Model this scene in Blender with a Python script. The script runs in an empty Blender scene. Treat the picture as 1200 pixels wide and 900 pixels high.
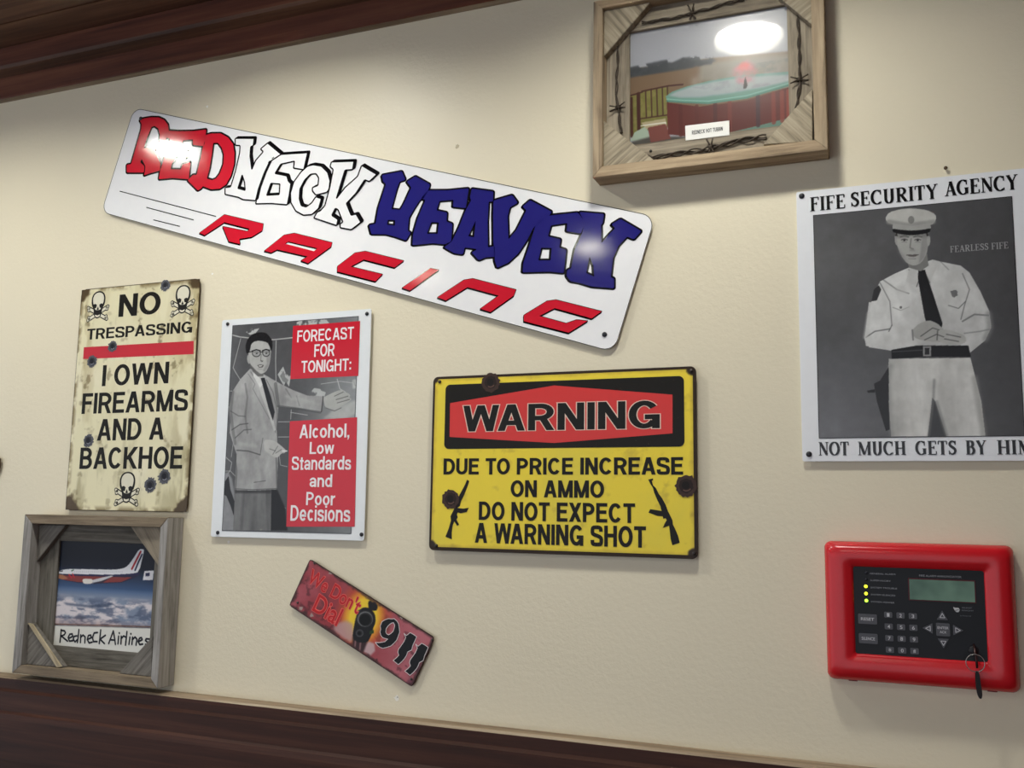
import bpy, bmesh, math, random
import numpy as np
from mathutils import Vector, Matrix
from mathutils.geometry import tessellate_polygon

# ------------------------------------------------------------------ camera, light, exposure
SC = bpy.context.scene
COL = SC.collection
CAMZ, DIST = 1.60, 1.46                      # eye height, distance of the lens from the wall (wall plane y = 0)
FPX, YAW, PITCH, ROLL = 1113.51, math.radians(-22.113), math.radians(7.432), math.radians(0.926)

def cam_axes():
    cy, sy, cp, sp = math.cos(YAW), math.sin(YAW), math.cos(PITCH), math.sin(PITCH)
    fwd = Vector((sy*cp, cy*cp, sp)); rt = Vector((cy, -sy, 0)); up = rt.cross(fwd)
    cr, sr = math.cos(ROLL), math.sin(ROLL)
    return rt*cr + up*sr, up*cr - rt*sr, fwd
R_, U_, F_ = cam_axes()
cd = bpy.data.cameras.new('camera'); cam = bpy.data.objects.new('camera', cd); COL.objects.link(cam)
cd.sensor_fit = 'HORIZONTAL'; cd.sensor_width = 36; cd.lens = FPX/1200*36; cd.clip_start = .05
m = Matrix((R_, U_, -F_)).transposed().to_4x4(); m.translation = Vector((0, -DIST, CAMZ)); cam.matrix_world = m
SC.camera = cam
vs = SC.view_settings
vs.view_transform = 'Standard'; vs.look = 'None'; vs.gamma = 1; vs.use_curve_mapping = False
vs.exposure = 0.1
LAMP_NEAR, LAMP_FAR = 195.0, 190.0
LAMPS = [(-.25, -.42, .74), (-1.05, -.43, .76), (-1.81, -.51, .86)]
w = bpy.data.worlds.new('world'); SC.world = w; w.use_nodes = True
bg = w.node_tree.nodes['Background']; bg.inputs[0].default_value = (.90, .96, 1.05, 1); bg.inputs[1].default_value = .92

# ------------------------------------------------------------------ helpers
random.seed(3); RNG = np.random.default_rng(5)
def lin(v):
    v = np.asarray(v, float)/255.0
    return np.where(v <= .04045, v/12.92, ((v+.055)/1.055)**2.4)
def L4(rgb): return tuple(float(x) for x in lin(rgb)) + (1.0,)

def wall_xz(px, py, d=0.0):
    """where the sight line through a photo pixel meets the plane d in front of the wall"""
    v = R_*((px-600)/FPX) + U_*((450-py)/FPX) + F_
    t = (DIST-d)/v.y
    return v.x*t, CAMZ + v.z*t

MATS = {}
def new_mat(name):
    m = bpy.data.materials.new(name); m.use_nodes = True
    nt = m.node_tree; b = nt.nodes['Principled BSDF']
    return m, nt, b
def N(nt, typ, **kw):
    n = nt.nodes.new(typ)
    for k, v in kw.items(): setattr(n, k, v)
    return n
def coords(nt, scale=(1,1,1), rot=(0,0,0), kind='Object'):
    tc = N(nt, 'ShaderNodeTexCoord'); mp = N(nt, 'ShaderNodeMapping')
    mp.inputs['Scale'].default_value = scale; mp.inputs['Rotation'].default_value = rot
    nt.links.new(tc.outputs[kind], mp.inputs[0]); return mp.outputs[0]
def noise(nt, vec, scale, detail=4, rough=.55, dist=0):
    n = N(nt, 'ShaderNodeTexNoise'); n.inputs['Scale'].default_value = scale; n.inputs['Detail'].default_value = detail
    n.inputs['Roughness'].default_value = rough; n.inputs['Distortion'].default_value = dist
    nt.links.new(vec, n.inputs['Vector']); return n.outputs['Fac']
def ramp(nt, fac, stops):
    r = N(nt, 'ShaderNodeValToRGB'); e = r.color_ramp.elements
    while len(e) < len(stops): e.new(.5)
    for el, (p, c) in zip(e, stops): el.position = p; el.color = L4(c)
    nt.links.new(fac, r.inputs[0]); return r.outputs[0]
def mix(nt, fac, a, b, mode='MIX'):
    n = N(nt, 'ShaderNodeMix', data_type='RGBA', blend_type=mode)
    if isinstance(fac, float): n.inputs[0].default_value = fac
    else: nt.links.new(fac, n.inputs[0])
    for s, v in ((6, a), (7, b)):
        if isinstance(v, tuple): n.inputs[s].default_value = v
        else: nt.links.new(v, n.inputs[s])
    return n.outputs[2]
def bump(nt, b, h, strength, distance):
    n = N(nt, 'ShaderNodeBump'); n.inputs['Strength'].default_value = strength; n.inputs['Distance'].default_value = distance
    nt.links.new(h, n.inputs['Height']); nt.links.new(n.outputs[0], b.inputs['Normal'])

def ink(rgb, rough=.3, spec=.25, wear=None, metal=0.0):
    """printed or moulded plain colour; wear=(rgb, amount) scatters worn specks over it"""
    key = ('ink', tuple(rgb), rough, spec, wear, metal)
    if key in MATS: return MATS[key]
    m, nt, b = new_mat('ink_%d_%d_%d' % tuple(rgb))
    v = coords(nt)
    col = mix(nt, noise(nt, v, 60, 3), L4([c*.985 for c in rgb]), L4([min(255, c*1.01) for c in rgb]))
    if wear:
        f = ramp(nt, noise(nt, v, 220, 6, .7), [(wear[1], (0,0,0)), (wear[1]+.12, (255,255,255))])
        col = mix(nt, f, col, L4(wear[0]))
    nt.links.new(col, b.inputs['Base Color'])
    b.inputs['Roughness'].default_value = rough; b.inputs['Specular IOR Level'].default_value = spec
    b.inputs['Metallic'].default_value = metal
    MATS[key] = m; return m

def print_mat(name, rough=.3, spec=.5, coat=0.0, coat_rough=.05):
    m, nt, b = new_mat(name)
    a = N(nt, 'ShaderNodeAttribute', attribute_name='print')
    grain = mix(nt, noise(nt, coords(nt), 700, 2), (.95,.95,.95,1), (1,1,1,1))
    nt.links.new(mix(nt, 1.0, a.outputs['Color'], grain, 'MULTIPLY'), b.inputs['Base Color'])
    b.inputs['Roughness'].default_value = rough; b.inputs['Specular IOR Level'].default_value = spec
    b.inputs['Coat Weight'].default_value = coat; b.inputs['Coat Roughness'].default_value = coat_rough
    return m

def emit(rgb, s):
    m, nt, b = new_mat('glow'); b.inputs['Base Color'].default_value = (.02,.02,.02,1)
    b.inputs['Emission Color'].default_value = L4(rgb); b.inputs['Emission Strength'].default_value = s
    return m

def barn(grain, dark, mid, light, key):
    """weathered board; grain = angle of the grain in the x-z plane (radians)"""
    k = ('barn', key)
    if k in MATS: return MATS[k]
    m, nt, b = new_mat('weathered_wood_'+key)
    v0 = coords(nt, rot=(0, grain, 0))
    mp = N(nt, 'ShaderNodeMapping'); mp.inputs['Scale'].default_value = (6, 90, 120); nt.links.new(v0, mp.inputs[0])
    streak = noise(nt, mp.outputs[0], 1.0, 6, .65, .6)
    mp2 = N(nt, 'ShaderNodeMapping'); mp2.inputs['Scale'].default_value = (14, 30, 30); nt.links.new(v0, mp2.inputs[0])
    blot = noise(nt, mp2.outputs[0], 1.0, 3)
    c = ramp(nt, streak, [(.28, dark), (.5, mid), (.72, light)])
    c2 = mix(nt, ramp(nt, blot, [(.35, (0,0,0)), (.7, (255,255,255))]), c, L4(light))
    nt.links.new(mix(nt, .35, c, c2), b.inputs['Base Color'])
    b.inputs['Roughness'].default_value = .75; b.inputs['Specular IOR Level'].default_value = .25
    bump(nt, b, streak, .6, .0015)
    MATS[k] = m; return m

def link(name, me, mats, parent=None):
    o = bpy.data.objects.new(name, me); COL.objects.link(o)
    for mt in (mats if isinstance(mats, (list, tuple)) else [mats]): me.materials.append(mt)
    if parent: o.parent = parent
    return o
def mesh_pd(name, v, f, mats, parent=None, smooth=False, mi=None):
    me = bpy.data.meshes.new(name); me.from_pydata([tuple(p) for p in v], [], f)
    if mi: me.polygons.foreach_set('material_index', mi)
    if smooth: me.polygons.foreach_set('use_smooth', [True]*len(f))
    me.update(); return link(name, me, mats, parent)
def from_bm(name, bm, mats, parent=None, smooth=False, recalc=True):
    if recalc: bmesh.ops.recalc_face_normals(bm, faces=bm.faces[:])
    me = bpy.data.meshes.new(name); bm.to_mesh(me); bm.free()
    if smooth: me.polygons.foreach_set('use_smooth', [True]*len(me.polygons))
    return link(name, me, mats, parent)
def structure(o): o['kind'] = 'structure'; return o

def prism_bm(pts, y0, y1, bev=0.0, bm=None):
    """outline in x-z, thick from y0 (wall side) to y1 (room side)"""
    own = bm is None
    if own: bm = bmesh.new()
    a = [bm.verts.new((x, y0, z)) for x, z in pts]; b = [bm.verts.new((x, y1, z)) for x, z in pts]
    n = len(pts)
    bm.faces.new(a); bm.faces.new(b[::-1])
    for i in range(n): bm.faces.new((a[i], a[(i+1) % n], b[(i+1) % n], b[i]))
    if bev and own:
        bmesh.ops.recalc_face_normals(bm, faces=bm.faces[:])
        bmesh.ops.bevel(bm, geom=bm.edges[:], offset=bev, segments=2, affect='EDGES', clamp_overlap=True)
    return bm
def box_bm(x0, x1, y0, y1, z0, z1, bev=0.0):
    return prism_bm([(x0, z0), (x1, z0), (x1, z1), (x0, z1)], y0, y1, bev)
def rrect(u0, v0, u1, v1, r, n=6):
    out = []
    for cx, cz, a0 in ((u1-r, v1-r, 0), (u0+r, v1-r, 90), (u0+r, v0+r, 180), (u1-r, v0+r, 270)):
        for i in range(n+1):
            a = math.radians(a0 + 90*i/n); out.append((cx+r*math.cos(a), cz+r*math.sin(a)))
    return out
def circle(u, v, r, n=20, rz=None):
    return [(u+r*math.cos(2*math.pi*i/n), v+(rz or r)*math.sin(2*math.pi*i/n)) for i in range(n)]
def blob(u, v, r, n=26, j=.16, seed=0):
    q = random.Random(seed); return [(u+r*k*math.cos(a), v+r*k*math.sin(a)) for i in range(n)
            for a, k in [(2*math.pi*i/n, 1-j+2*j*q.random()*(1 if i % 2 else .5))]]
def smooth_closed(p, it=1, cut=None):
    for _ in range(it):
        q = []
        for i in range(len(p)):
            a, b = p[i], p[(i+1) % len(p)]; L = math.hypot(b[0]-a[0], b[1]-a[1])+1e-12
            k = .22 if cut is None else min(.25, cut/L)
            q += [(a[0]+(b[0]-a[0])*k, a[1]+(b[1]-a[1])*k), (b[0]+(a[0]-b[0])*k, b[1]+(a[1]-b[1])*k)]
        p = q
    return p

class Flat:
    """printed shapes lying on one plane: polygons (with holes) and strokes, several inks, one mesh"""
    def __init__(s): s.v = []; s.f = []; s.mi = []; s.mats = []
    def slot(s, mt):
        if mt not in s.mats: s.mats.append(mt)
        return s.mats.index(mt)
    def poly(s, pts, mt, y, holes=()):
        loops = [pts] + list(holes); k = len(s.v); i = s.slot(mt)
        tris = tessellate_polygon([[Vector((x, z, 0)) for x, z in l] for l in loops])
        for l in loops: s.v += [(x, y, z) for x, z in l]
        for t in tris: s.f.append(tuple(k+j for j in t)); s.mi.append(i)
        return s
    def stroke(s, pts, w, mt, y, closed=False, wf=None):
        p = [Vector(q) for q in pts]; n = len(p); i = s.slot(mt)
        for a in range(n if closed else n-1):
            A, B = p[a], p[(a+1) % n]; d = B-A
            if d.length < 1e-7: continue
            d.normalize(); nn = Vector((-d.y, d.x))*w/2; k = len(s.v)
            ya = y-1e-5*(a % 2); s.v += [(q.x, ya, q.y) for q in (A-nn, B-nn, B+nn, A+nn)]; s.f.append((k, k+1, k+2, k+3)); s.mi.append(i)
        for A in p:
            k = len(s.v); c = circle(A.x, A.y, w/2, 8); s.v += [(q[0], y-2.2e-5, q[1]) for q in c]
            s.f.append(tuple(range(k, k+8))); s.mi.append(i)
        return s
    def build(s, name, parent):
        return mesh_pd(name, s.v, s.f, s.mats, parent, mi=s.mi)

def text_mesh(body, bold=0.0, shear=0.0, spacing=1.0):
    c = bpy.data.curves.new('lettering', 'FONT'); c.body = body; c.offset = bold; c.shear = shear
    c.space_character = spacing; c.resolution_u = 5; c.fill_mode = 'FRONT'
    o = bpy.data.objects.new('lettering', c); COL.objects.link(o)
    dg = bpy.context.evaluated_depsgraph_get(); dg.update()
    me = bpy.data.meshes.new_from_object(o.evaluated_get(dg))
    bpy.data.objects.remove(o); bpy.data.curves.remove(c)
    n = len(me.vertices); a = np.empty(n*3, 'f'); me.vertices.foreach_get('co', a); me.materials.clear()
    return me, a.reshape(-1, 3)
def put_text(body, bl, tr, y, mt, parent, bold=0.0, shear=0.0, spacing=1.0, name='lettering', ref=None):
    """letter the string so that its ink fills the rectangle bl..tr of the sign; ref: string whose height the box gives"""
    me, a = text_mesh(body, bold, shear, spacing)
    lo, hi = a.min(0), a.max(0)
    if ref:
        m2, b = text_mesh(ref, bold); lo[1], hi[1] = b[:, 1].min(), b[:, 1].max(); bpy.data.meshes.remove(m2)
    out = np.empty_like(a)
    out[:, 0] = bl[0] + (a[:, 0]-lo[0])/(hi[0]-lo[0])*(tr[0]-bl[0])
    out[:, 2] = bl[1] + (a[:, 1]-lo[1])/(hi[1]-lo[1])*(tr[1]-bl[1])
    out[:, 1] = y
    me.vertices.foreach_set('co', out.ravel().astype('f')); me.update(); me.name = name
    return link(name, me, mt, parent)

def sans_glyph(ch, t, grow=0.0):
    """bold grotesque letter of cap height 1 as polygons; t = stroke weight, grow = extra weight all round"""
    a = t/2; v = a*.9; xh = .74; P = []; g = grow/2
    def rect(x0, x1, z0, z1): P.append([(x0-g, z0-g), (x1+g, z0-g), (x1+g, z1+g), (x0-g, z1+g)])
    bar = lambda x, z0=0, z1=1: rect(x-a, x+a, z0, z1)
    hb = lambda x0, x1, z: rect(x0, x1, z-v, z+v)
    def diag(x0, z0, x1, z1, k=1.0):
        L = math.hypot(x1-x0, z1-z0)/abs(z1-z0); h = (a*k+g)*L; e = g*(1 if z1 > z0 else -1); s = (x1-x0)/(z1-z0)
        P.append([(x0-h-s*e, z0-e), (x0+h-s*e, z0-e), (x1+h+s*e, z1+e), (x1-h+s*e, z1+e)])
    def arc(cx, cz, rx, rz, a0, a1, n=20): return [(cx+rx*math.cos(math.radians(a0+(a1-a0)*i/n)), cz+rz*math.sin(math.radians(a0+(a1-a0)*i/n))) for i in range(n+1)]
    def rib(pts, thin=.9):
        p = [Vector(q) for q in pts]; n = len(p); l, r = [], []
        closed = (p[0]-p[-1]).length < 1e-5
        for j in range(n):
            d = (p[(j+1) % (n-1)] - p[j-1 if j else n-2]) if closed else p[min(j+1, n-1)]-p[max(j-1, 0)]
            d.normalize(); w_ = a*(thin+(1-thin)*abs(d.y))+g; nn = Vector((-d.y, d.x))*w_; l.append(p[j]+nn); r.append(p[j]-nn)
        for j in range(n-1): P.append([tuple(l[j]), tuple(r[j]), tuple(r[j+1]), tuple(l[j+1])])
    def spl(q):
        for _ in range(3):
            r = [q[0]]
            for m, n in zip(q[:-1], q[1:]): r += [(m[0]*.75+n[0]*.25, m[1]*.75+n[1]*.25), (m[0]*.25+n[0]*.75, m[1]*.25+n[1]*.75)]
            q = r+[q[-1]]
        return q
    def ess(w_, h): rib(spl([(w_-a-.01, h*.70), (w_-a-.02, h*.86), (w_*.66, h-v), (w_*.36, h-v), (a+.01, h-v*1.3), (a-.01, h*.62), (w_*.3, h*.55), (w_*.66, h*.48), (w_-a+.02, h*.40), (w_-a+.01, v*1.2), (w_*.64, v), (w_*.36, v), (a+.01, v*1.2), (a, h*.30)]))
    w = .7
    if ch == 'I': w = t; bar(a)
    elif ch == 'L': w = .58; bar(a); hb(0, w, v)
    elif ch in 'EF':
        w = .62 if ch == 'E' else .58; bar(a); hb(0, w, 1-v); hb(0, w-.05, .53)
        if ch == 'E': hb(0, w, v)
    elif ch == 'T': w = .64; bar(w/2); hb(0, w, 1-v)
    elif ch == 'H': w = .70; bar(a); bar(w-a); hb(0, w, .53)
    elif ch == 'N': w = .70; bar(a); bar(w-a); diag(a*1.1, 1, w-a*1.1, 0)
    elif ch == 'M': w = .84; bar(a); bar(w-a); diag(a*1.1, 1, w/2, 0, .92); diag(w-a*1.1, 1, w/2, 0, .92)
    elif ch == 'A': w = .76; diag(a*1.08, 0, w/2-a*.18, 1); diag(w-a*1.08, 0, w/2+a*.18, 1); hb(w*.22, w*.78, .30)
    elif ch == 'W': w = 1.04; k = w*.255; diag(a*1.05, 1, k, 0, .95); diag(w/2-a*.1, 1, k, 0, .95); diag(w/2+a*.1, 1, w-k, 0, .95); diag(w-a*1.05, 1, w-k, 0, .95)
    elif ch == 'X': w = .72; diag(a*1.2, 1, w-a*1.2, 0); diag(w-a*1.2, 1, a*1.2, 0)
    elif ch == 'K': w = .74; bar(a); diag(t*.95, .42, w-a*1.3, 1); diag(t*1.5, .56, w-a*1.2, 0)
    elif ch == 'O': w = .78; rib(arc(w/2, .5, w/2-a, .5-v, 0, 360, 36))
    elif ch == 'C': w = .74; rib(arc(w/2, .5, w/2-a, .5-v, 38, 322, 30))
    elif ch == 'G': w = .77; rib(arc(w/2, .5, w/2-a, .5-v, 38, 325, 30)); bar(w-a, .0, .5); hb(w*.52, w, .5-v)
    elif ch == 'D': w = .72; bar(a); rib([(a, 1-v), (.3, 1-v)]+arc(.3, .5, w-.3-a, .5-v, 90, -90)+[(a, v)])
    elif ch in 'PRB':
        w = .68 if ch != 'R' else .71; bar(a); zb = .46 if ch != 'B' else .52; rr = (1-v-zb)/2
        rib([(a, 1-v), (w-.06-a-rr, 1-v)]+arc(w-.06-a-rr, 1-v-rr, rr+(.04 if ch != 'B' else .02), rr, 90, -90, 14)+[(a, zb)])
        if ch == 'R': diag(w*.55, zb, w-a*1.12, 0)
        if ch == 'B': r2 = (zb-v)/2; rib([(a, zb), (w-a-r2, zb)]+arc(w-a-r2, v+r2, r2, r2, 90, -90, 14)+[(a, v)])
    elif ch == 'U': w = .70; rib([(a, 1), (a, .34)]+arc(w/2, .34, w/2-a, .34-v, 180, 360, 20)+[(w-a, 1)])
    elif ch == 'S': w = .68; ess(w, 1)
    elif ch == 's': w = .54; ess(w, xh)
    elif ch == 'o': w = .60; rib(arc(w/2, xh/2, w/2-a, xh/2-v, 0, 360, 30))
    elif ch == 'c': w = .55; rib(arc(w/2+.01, xh/2, w/2-a, xh/2-v, 40, 320, 26))
    elif ch == 'e': w = .60; rib(arc(w/2, xh/2, w/2-a, xh/2-v, 0, 320, 28)); hb(a, w-a*.2, xh*.47)
    elif ch in 'nh': w = .58; bar(a, 0, 1 if ch == 'h' else xh); rib([(a, xh*.62)]+arc(w/2, xh*.6, w/2-a, xh*.4-v, 150, 0, 16)+[(w-a, 0)])
    elif ch == 'd': w = .60; bar(w-a); rib(arc(w/2-.01, xh/2, w/2-a, xh/2-v, 0, 360, 30))
    elif ch == 'a': w = .58; rib([(a, xh*.68)]+arc(w/2-.01, xh*.66, w/2-a-.0, xh*.34-v, 165, 0, 14)+[(w-a-.01, 0)]); rib([(w-a-.01, xh*.5), (w*.5, xh*.5)]+arc(w*.4, xh*.25+v*.5, w*.4-a, xh*.25-v*.5, 90, 300, 16)+[(w-a, xh*.2)])
    elif ch == 'r': w = .40; bar(a, 0, xh); rib([(a, xh*.5)]+arc(w-.03, xh*.5, w-.03-a, xh*.5-v, 170, 88, 10))
    elif ch == 't': w = .36; bar(.18, 0, .93); hb(0, w, xh-v); hb(.18, w, v)
    elif ch == 'i': w = t; bar(a, 0, xh); bar(a, .86, 1)
    elif ch == 'l': w = t; bar(a)
    elif ch == 'w': w = .84; k = w*.26; z = xh; diag(a, z, k, 0, .9); diag(w/2, z, k, 0, .9); diag(w/2, z, w-k, 0, .9); diag(w-a, z, w-k, 0, .9)
    elif ch == ',': w = t; rect(0, t, 0, t); P.append([(t*.4, 0), (t, 0), (t*.5, -.16), (t*.1, -.16)])
    elif ch == ':': w = t; rect(0, t, .08, .08+t); rect(0, t, .56, .56+t)
    elif ch == ' ': w = .26
    return w, P
KERN = {'WA': -.13, 'TR': -.02, 'AC': -.03, 'KH': -.02, 'PA': -.06, 'AT': -.06, 'Lo': -.03, 'FO': -.02, 'AS': -.02, 'TO': -.03, 'ow': -.03, 'RT': -.02}
def put_sans(s, bl, tr, y, mt, parent, t=.2, gap=.085, grow=0.0, name='lettering'):
    x = 0; base = []; out = []
    for j, ch in enumerate(s):
        x += KERN.get(s[j-1:j+1], 0) if j else 0
        w_, p = sans_glyph(ch, t); base += [[(q[0]+x, q[1]) for q in k] for k in p]
        if grow: p = sans_glyph(ch, t, grow)[1]
        out += [[(q[0]+x, q[1]) for q in k] for k in p]; x += w_+gap
    X = [q[0] for k in base for q in k]; Z = [q[1] for k in base for q in k]
    fx = (tr[0]-bl[0])/(max(X)-min(X)); fz = (tr[1]-bl[1])/(max(Z)-min(Z)); f = Flat(); i = f.slot(mt)
    for j, k in enumerate(out):
        n = len(f.v); yy = y-1.1e-5*(j % 7); f.v += [(bl[0]+(q[0]-min(X))*fx, yy, bl[1]+(q[1]-min(Z))*fz) for q in k]
        f.f.append(tuple(range(n, n+len(k)))); f.mi.append(i)
    return f.build(name, parent)

class Thing:
    """an Empty on the wall that parents the parts; t = turn in the wall plane"""
    def __init__(s, name, label, cat, cx, cz, t=0.0, group=None, y=0.0):
        s.cx, s.cz, s.t, s.y = cx, cz, t, y
        e = bpy.data.objects.new(name, None); COL.objects.link(e); e.empty_display_size = .02
        e.location = (cx, y, cz); e.rotation_euler = (0, -t, 0)
        e['label'] = label; e['category'] = cat
        if group: e['group'] = group
        s.o = e; s.crop = (0, 0, 1); s.d = 0.0
    def at(s, px, py, d=None):
        x, z = wall_xz(px, py, s.d if d is None else d); dx, dz = x-s.cx, z-s.cz
        c, q = math.cos(s.t), math.sin(s.t)
        return dx*c+dz*q, -dx*q+dz*c
    def view(s, ox, oy, sc): s.crop = (ox, oy, sc); return s
    def c(s, x, y, d=None):
        ox, oy, k = s.crop; return s.at(ox+x*k, oy+y*k, d)
    def cs(s, pts, d=None): return [s.c(x, y, d) for x, y in pts]

class Canvas:
    """a small software painter: the print of a photograph or poster, later a colour per mesh vertex"""
    def __init__(s, u0, v0, u1, v1, cell):
        s.u0, s.v0, s.u1, s.v1 = u0, v0, u1, v1
        s.nx, s.ny = max(2, int(round((u1-u0)/cell))+1), max(2, int(round((v1-v0)/cell))+1)
        s.cell = (u1-u0)/(s.nx-1); s.a = np.zeros((s.ny, s.nx, 3))
        s.U, s.V = np.meshgrid(np.linspace(u0, u1, s.nx), np.linspace(v0, v1, s.ny))
    def fill(s, rgb): s.a[:] = rgb; return s
    def blur(s, m, r):
        r = int(round(r*.55-.06))
        if r < 1: return m
        for _ in range(2):
            for ax in (0, 1):
                p = np.pad(m, [(r+1, r) if k == ax else (0, 0) for k in (0, 1)], mode='edge'); c = np.cumsum(p, ax)
                n = m.shape[ax]
                m = (np.take(c, range(2*r+1, 2*r+1+n), ax) - np.take(c, range(0, n), ax))/(2*r+1)
        return m
    def mask_poly(s, pts):
        P = np.array(pts); m = np.zeros((s.ny, s.nx))
        for ou in (-.25, .25):
            for ov in (-.25, .25):
                U = s.U+ou*s.cell; V = s.V+ov*s.cell; ins = np.zeros(U.shape, bool)
                for i in range(len(P)):
                    (x0, y0), (x1, y1) = P[i], P[(i+1) % len(P)]
                    if y0 == y1: continue
                    ins ^= ((y0 > V) != (y1 > V)) & (U < (x1-x0)*(V-y0)/(y1-y0)+x0)
                m += ins*.25
        return m
    def put(s, m, rgb, alpha=1.0):
        rgb = np.asarray(rgb, float); s.a += (rgb-s.a)*(m*alpha)[..., None]; return s
    def poly(s, pts, rgb, soft=0, alpha=1.0): return s.put(s.blur(s.mask_poly(pts), soft), rgb, alpha)
    def mask_line(s, pts, w):
        d = np.full((s.ny, s.nx), 1e9)
        for (x0, y0), (x1, y1) in zip(pts[:-1], pts[1:]):
            dx, dy = x1-x0, y1-y0; L = dx*dx+dy*dy+1e-12
            t = np.clip(((s.U-x0)*dx+(s.V-y0)*dy)/L, 0, 1)
            d = np.minimum(d, np.hypot(s.U-x0-t*dx, s.V-y0-t*dy))
        return np.clip((w/2-d)/s.cell+.5, 0, 1)
    def line(s, pts, w, rgb, soft=0, alpha=1.0): return s.put(s.blur(s.mask_line(pts, w), soft), rgb, alpha)
    def cloth(s, pts, scale, amt, seed, stretch=(1, 1)):
        m = s.mask_poly(pts); n = s.fbm(scale, 5, seed, stretch); s.a *= (1+m*amt*(n-.5)*2)[..., None]; return s
    def fbm(s, scale, octaves=5, seed=0, stretch=(1, 1)):
        q = np.random.default_rng(seed); out = np.zeros((s.ny, s.nx)); amp = 1; tot = 0
        for k in range(octaves):
            fx = (s.U-s.u0)/scale*stretch[0]*2**k; fy = (s.V-s.v0)/scale*stretch[1]*2**k
            g = q.random((int(fy.max())+3, int(fx.max())+3))
            ix, iy = fx.astype(int), fy.astype(int); tx, ty = fx-ix, fy-iy
            tx = tx*tx*(3-2*tx); ty = ty*ty*(3-2*ty)
            out += amp*((g[iy, ix]*(1-tx)+g[iy, ix+1]*tx)*(1-ty)+(g[iy+1, ix]*(1-tx)+g[iy+1, ix+1]*tx)*ty)
            tot += amp; amp *= .55
        return out/tot
    def shade(s, f): s.a *= f[..., None]; return s
    def build(s, name, mt, y, parent):
        n = s.nx*s.ny; co = np.empty((n, 3), 'f')
        co[:, 0] = s.U.ravel(); co[:, 1] = y; co[:, 2] = s.V.ravel()
        i = np.arange(n).reshape(s.ny, s.nx)
        q = np.stack([i[:-1, :-1], i[:-1, 1:], i[1:, 1:], i[1:, :-1]], -1).reshape(-1, 4)
        me = bpy.data.meshes.new(name); me.vertices.add(n); me.vertices.foreach_set('co', co.ravel())
        me.loops.add(q.size); me.loops.foreach_set('vertex_index', q.ravel().astype('i'))
        me.polygons.add(len(q)); me.polygons.foreach_set('loop_start', np.arange(0, q.size, 4, dtype='i'))
        me.update(calc_edges=True)
        at = me.color_attributes.new('print', 'FLOAT_COLOR', 'POINT')
        col = np.ones((n, 4), 'f'); col[:, :3] = lin(np.clip(s.a, 0, 255)).reshape(-1, 3)
        at.data.foreach_set('color', col.ravel()); me.validate()
        return link(name, me, mt, parent)

def curve_tube(name, paths, r, mt, parent, cyclic=False):
    bm = bmesh.new()
    for P in paths:
        P = [Vector(p) for p in P]; n = len(P); rings = []; prev = None
        for i, p in enumerate(P):
            t = (P[(i+1) % n]-P[i-1]) if cyclic else (P[min(i+1, n-1)]-P[max(i-1, 0)])
            t.normalize(); a = prev if prev is not None else (Vector((0, 1, 0)) if abs(t.y) < .9 else Vector((1, 0, 0)))
            a = (a - t*a.dot(t)).normalized(); prev = a; b = t.cross(a)
            rings.append([bm.verts.new(p+(a*math.cos(k*math.pi/4)+b*math.sin(k*math.pi/4))*r) for k in range(8)])
        for i in range(n if cyclic else n-1):
            A, B = rings[i], rings[(i+1) % n]
            for k in range(8): bm.faces.new((A[k], A[(k+1) % 8], B[(k+1) % 8], B[k]))
        if not cyclic: bm.faces.new(rings[0]); bm.faces.new(rings[-1])
    return from_bm(name, bm, mt, parent, smooth=True)

def lathe_y(name, prof, u, v, mt, parent, n=20, smooth=True):
    """profile (radius, y) turned about the y axis at (u, v)"""
    bm = bmesh.new(); rings = []
    for r, y in prof:
        rings.append([bm.verts.new((u+max(r, 1e-5)*math.cos(2*math.pi*k/n), y, v+max(r, 1e-5)*math.sin(2*math.pi*k/n))) for k in range(n)])
    for A, B in zip(rings[:-1], rings[1:]):
        for k in range(n): bm.faces.new((A[k], A[(k+1) % n], B[(k+1) % n], B[k]))
    bm.faces.new(rings[0]); bm.faces.new(rings[-1])
    return from_bm(name, bm, mt, parent, smooth)
def screw(u, v, y, parent, r=.0042, rgb=(30, 32, 40)):
    return lathe_y('screw', [(r, y+.001), (r, y-.0012), (r*.75, y-.0022), (r*.3, y-.0026), (0, y-.0026)], u, v, ink(rgb, .35, .5), parent, 16)

# ------------------------------------------------------------------ the room: wall, ceiling, trim, floor
def wall_material():
    m, nt, b = new_mat('cream_wall_paint'); v = coords(nt)
    c = mix(nt, noise(nt, v, 2.2, 3), L4((230, 221, 196)), L4((235, 227, 203)))
    nt.links.new(c, b.inputs['Base Color'])
    b.inputs['Roughness'].default_value = .42; b.inputs['Specular IOR Level'].default_value = .42
    f = noise(nt, v, 130, 3, .5); g = noise(nt, v, 320, 2, .5)
    h = N(nt, 'ShaderNodeMath', operation='MULTIPLY_ADD'); h.inputs[1].default_value = .35
    nt.links.new(g, h.inputs[0]); nt.links.new(f, h.inputs[2])
    bump(nt, b, h.outputs[0], .2, .0022); return m
def stained_wood(name, dark, mid, light, axis=0):
    m, nt, b = new_mat(name)
    sc = [60, 60, 60]; sc[axis] = 2.2
    v = coords(nt, tuple(sc)); s = noise(nt, v, 1.0, 5, .6, .4)
    nt.links.new(ramp(nt, s, [(.3, dark), (.52, mid), (.75, light)]), b.inputs['Base Color'])
    b.inputs['Roughness'].default_value = .55; b.inputs['Specular IOR Level'].default_value = .3; bump(nt, b, s, .15, .001); return m
WALL = wall_material()
DWOOD = stained_wood('dark_stained_wood', (42, 21, 15), (60, 32, 23), (78, 46, 33))
CWOOD = stained_wood('dark_ceiling_wood', (62, 38, 27), (88, 58, 42), (116, 82, 60))
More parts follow.
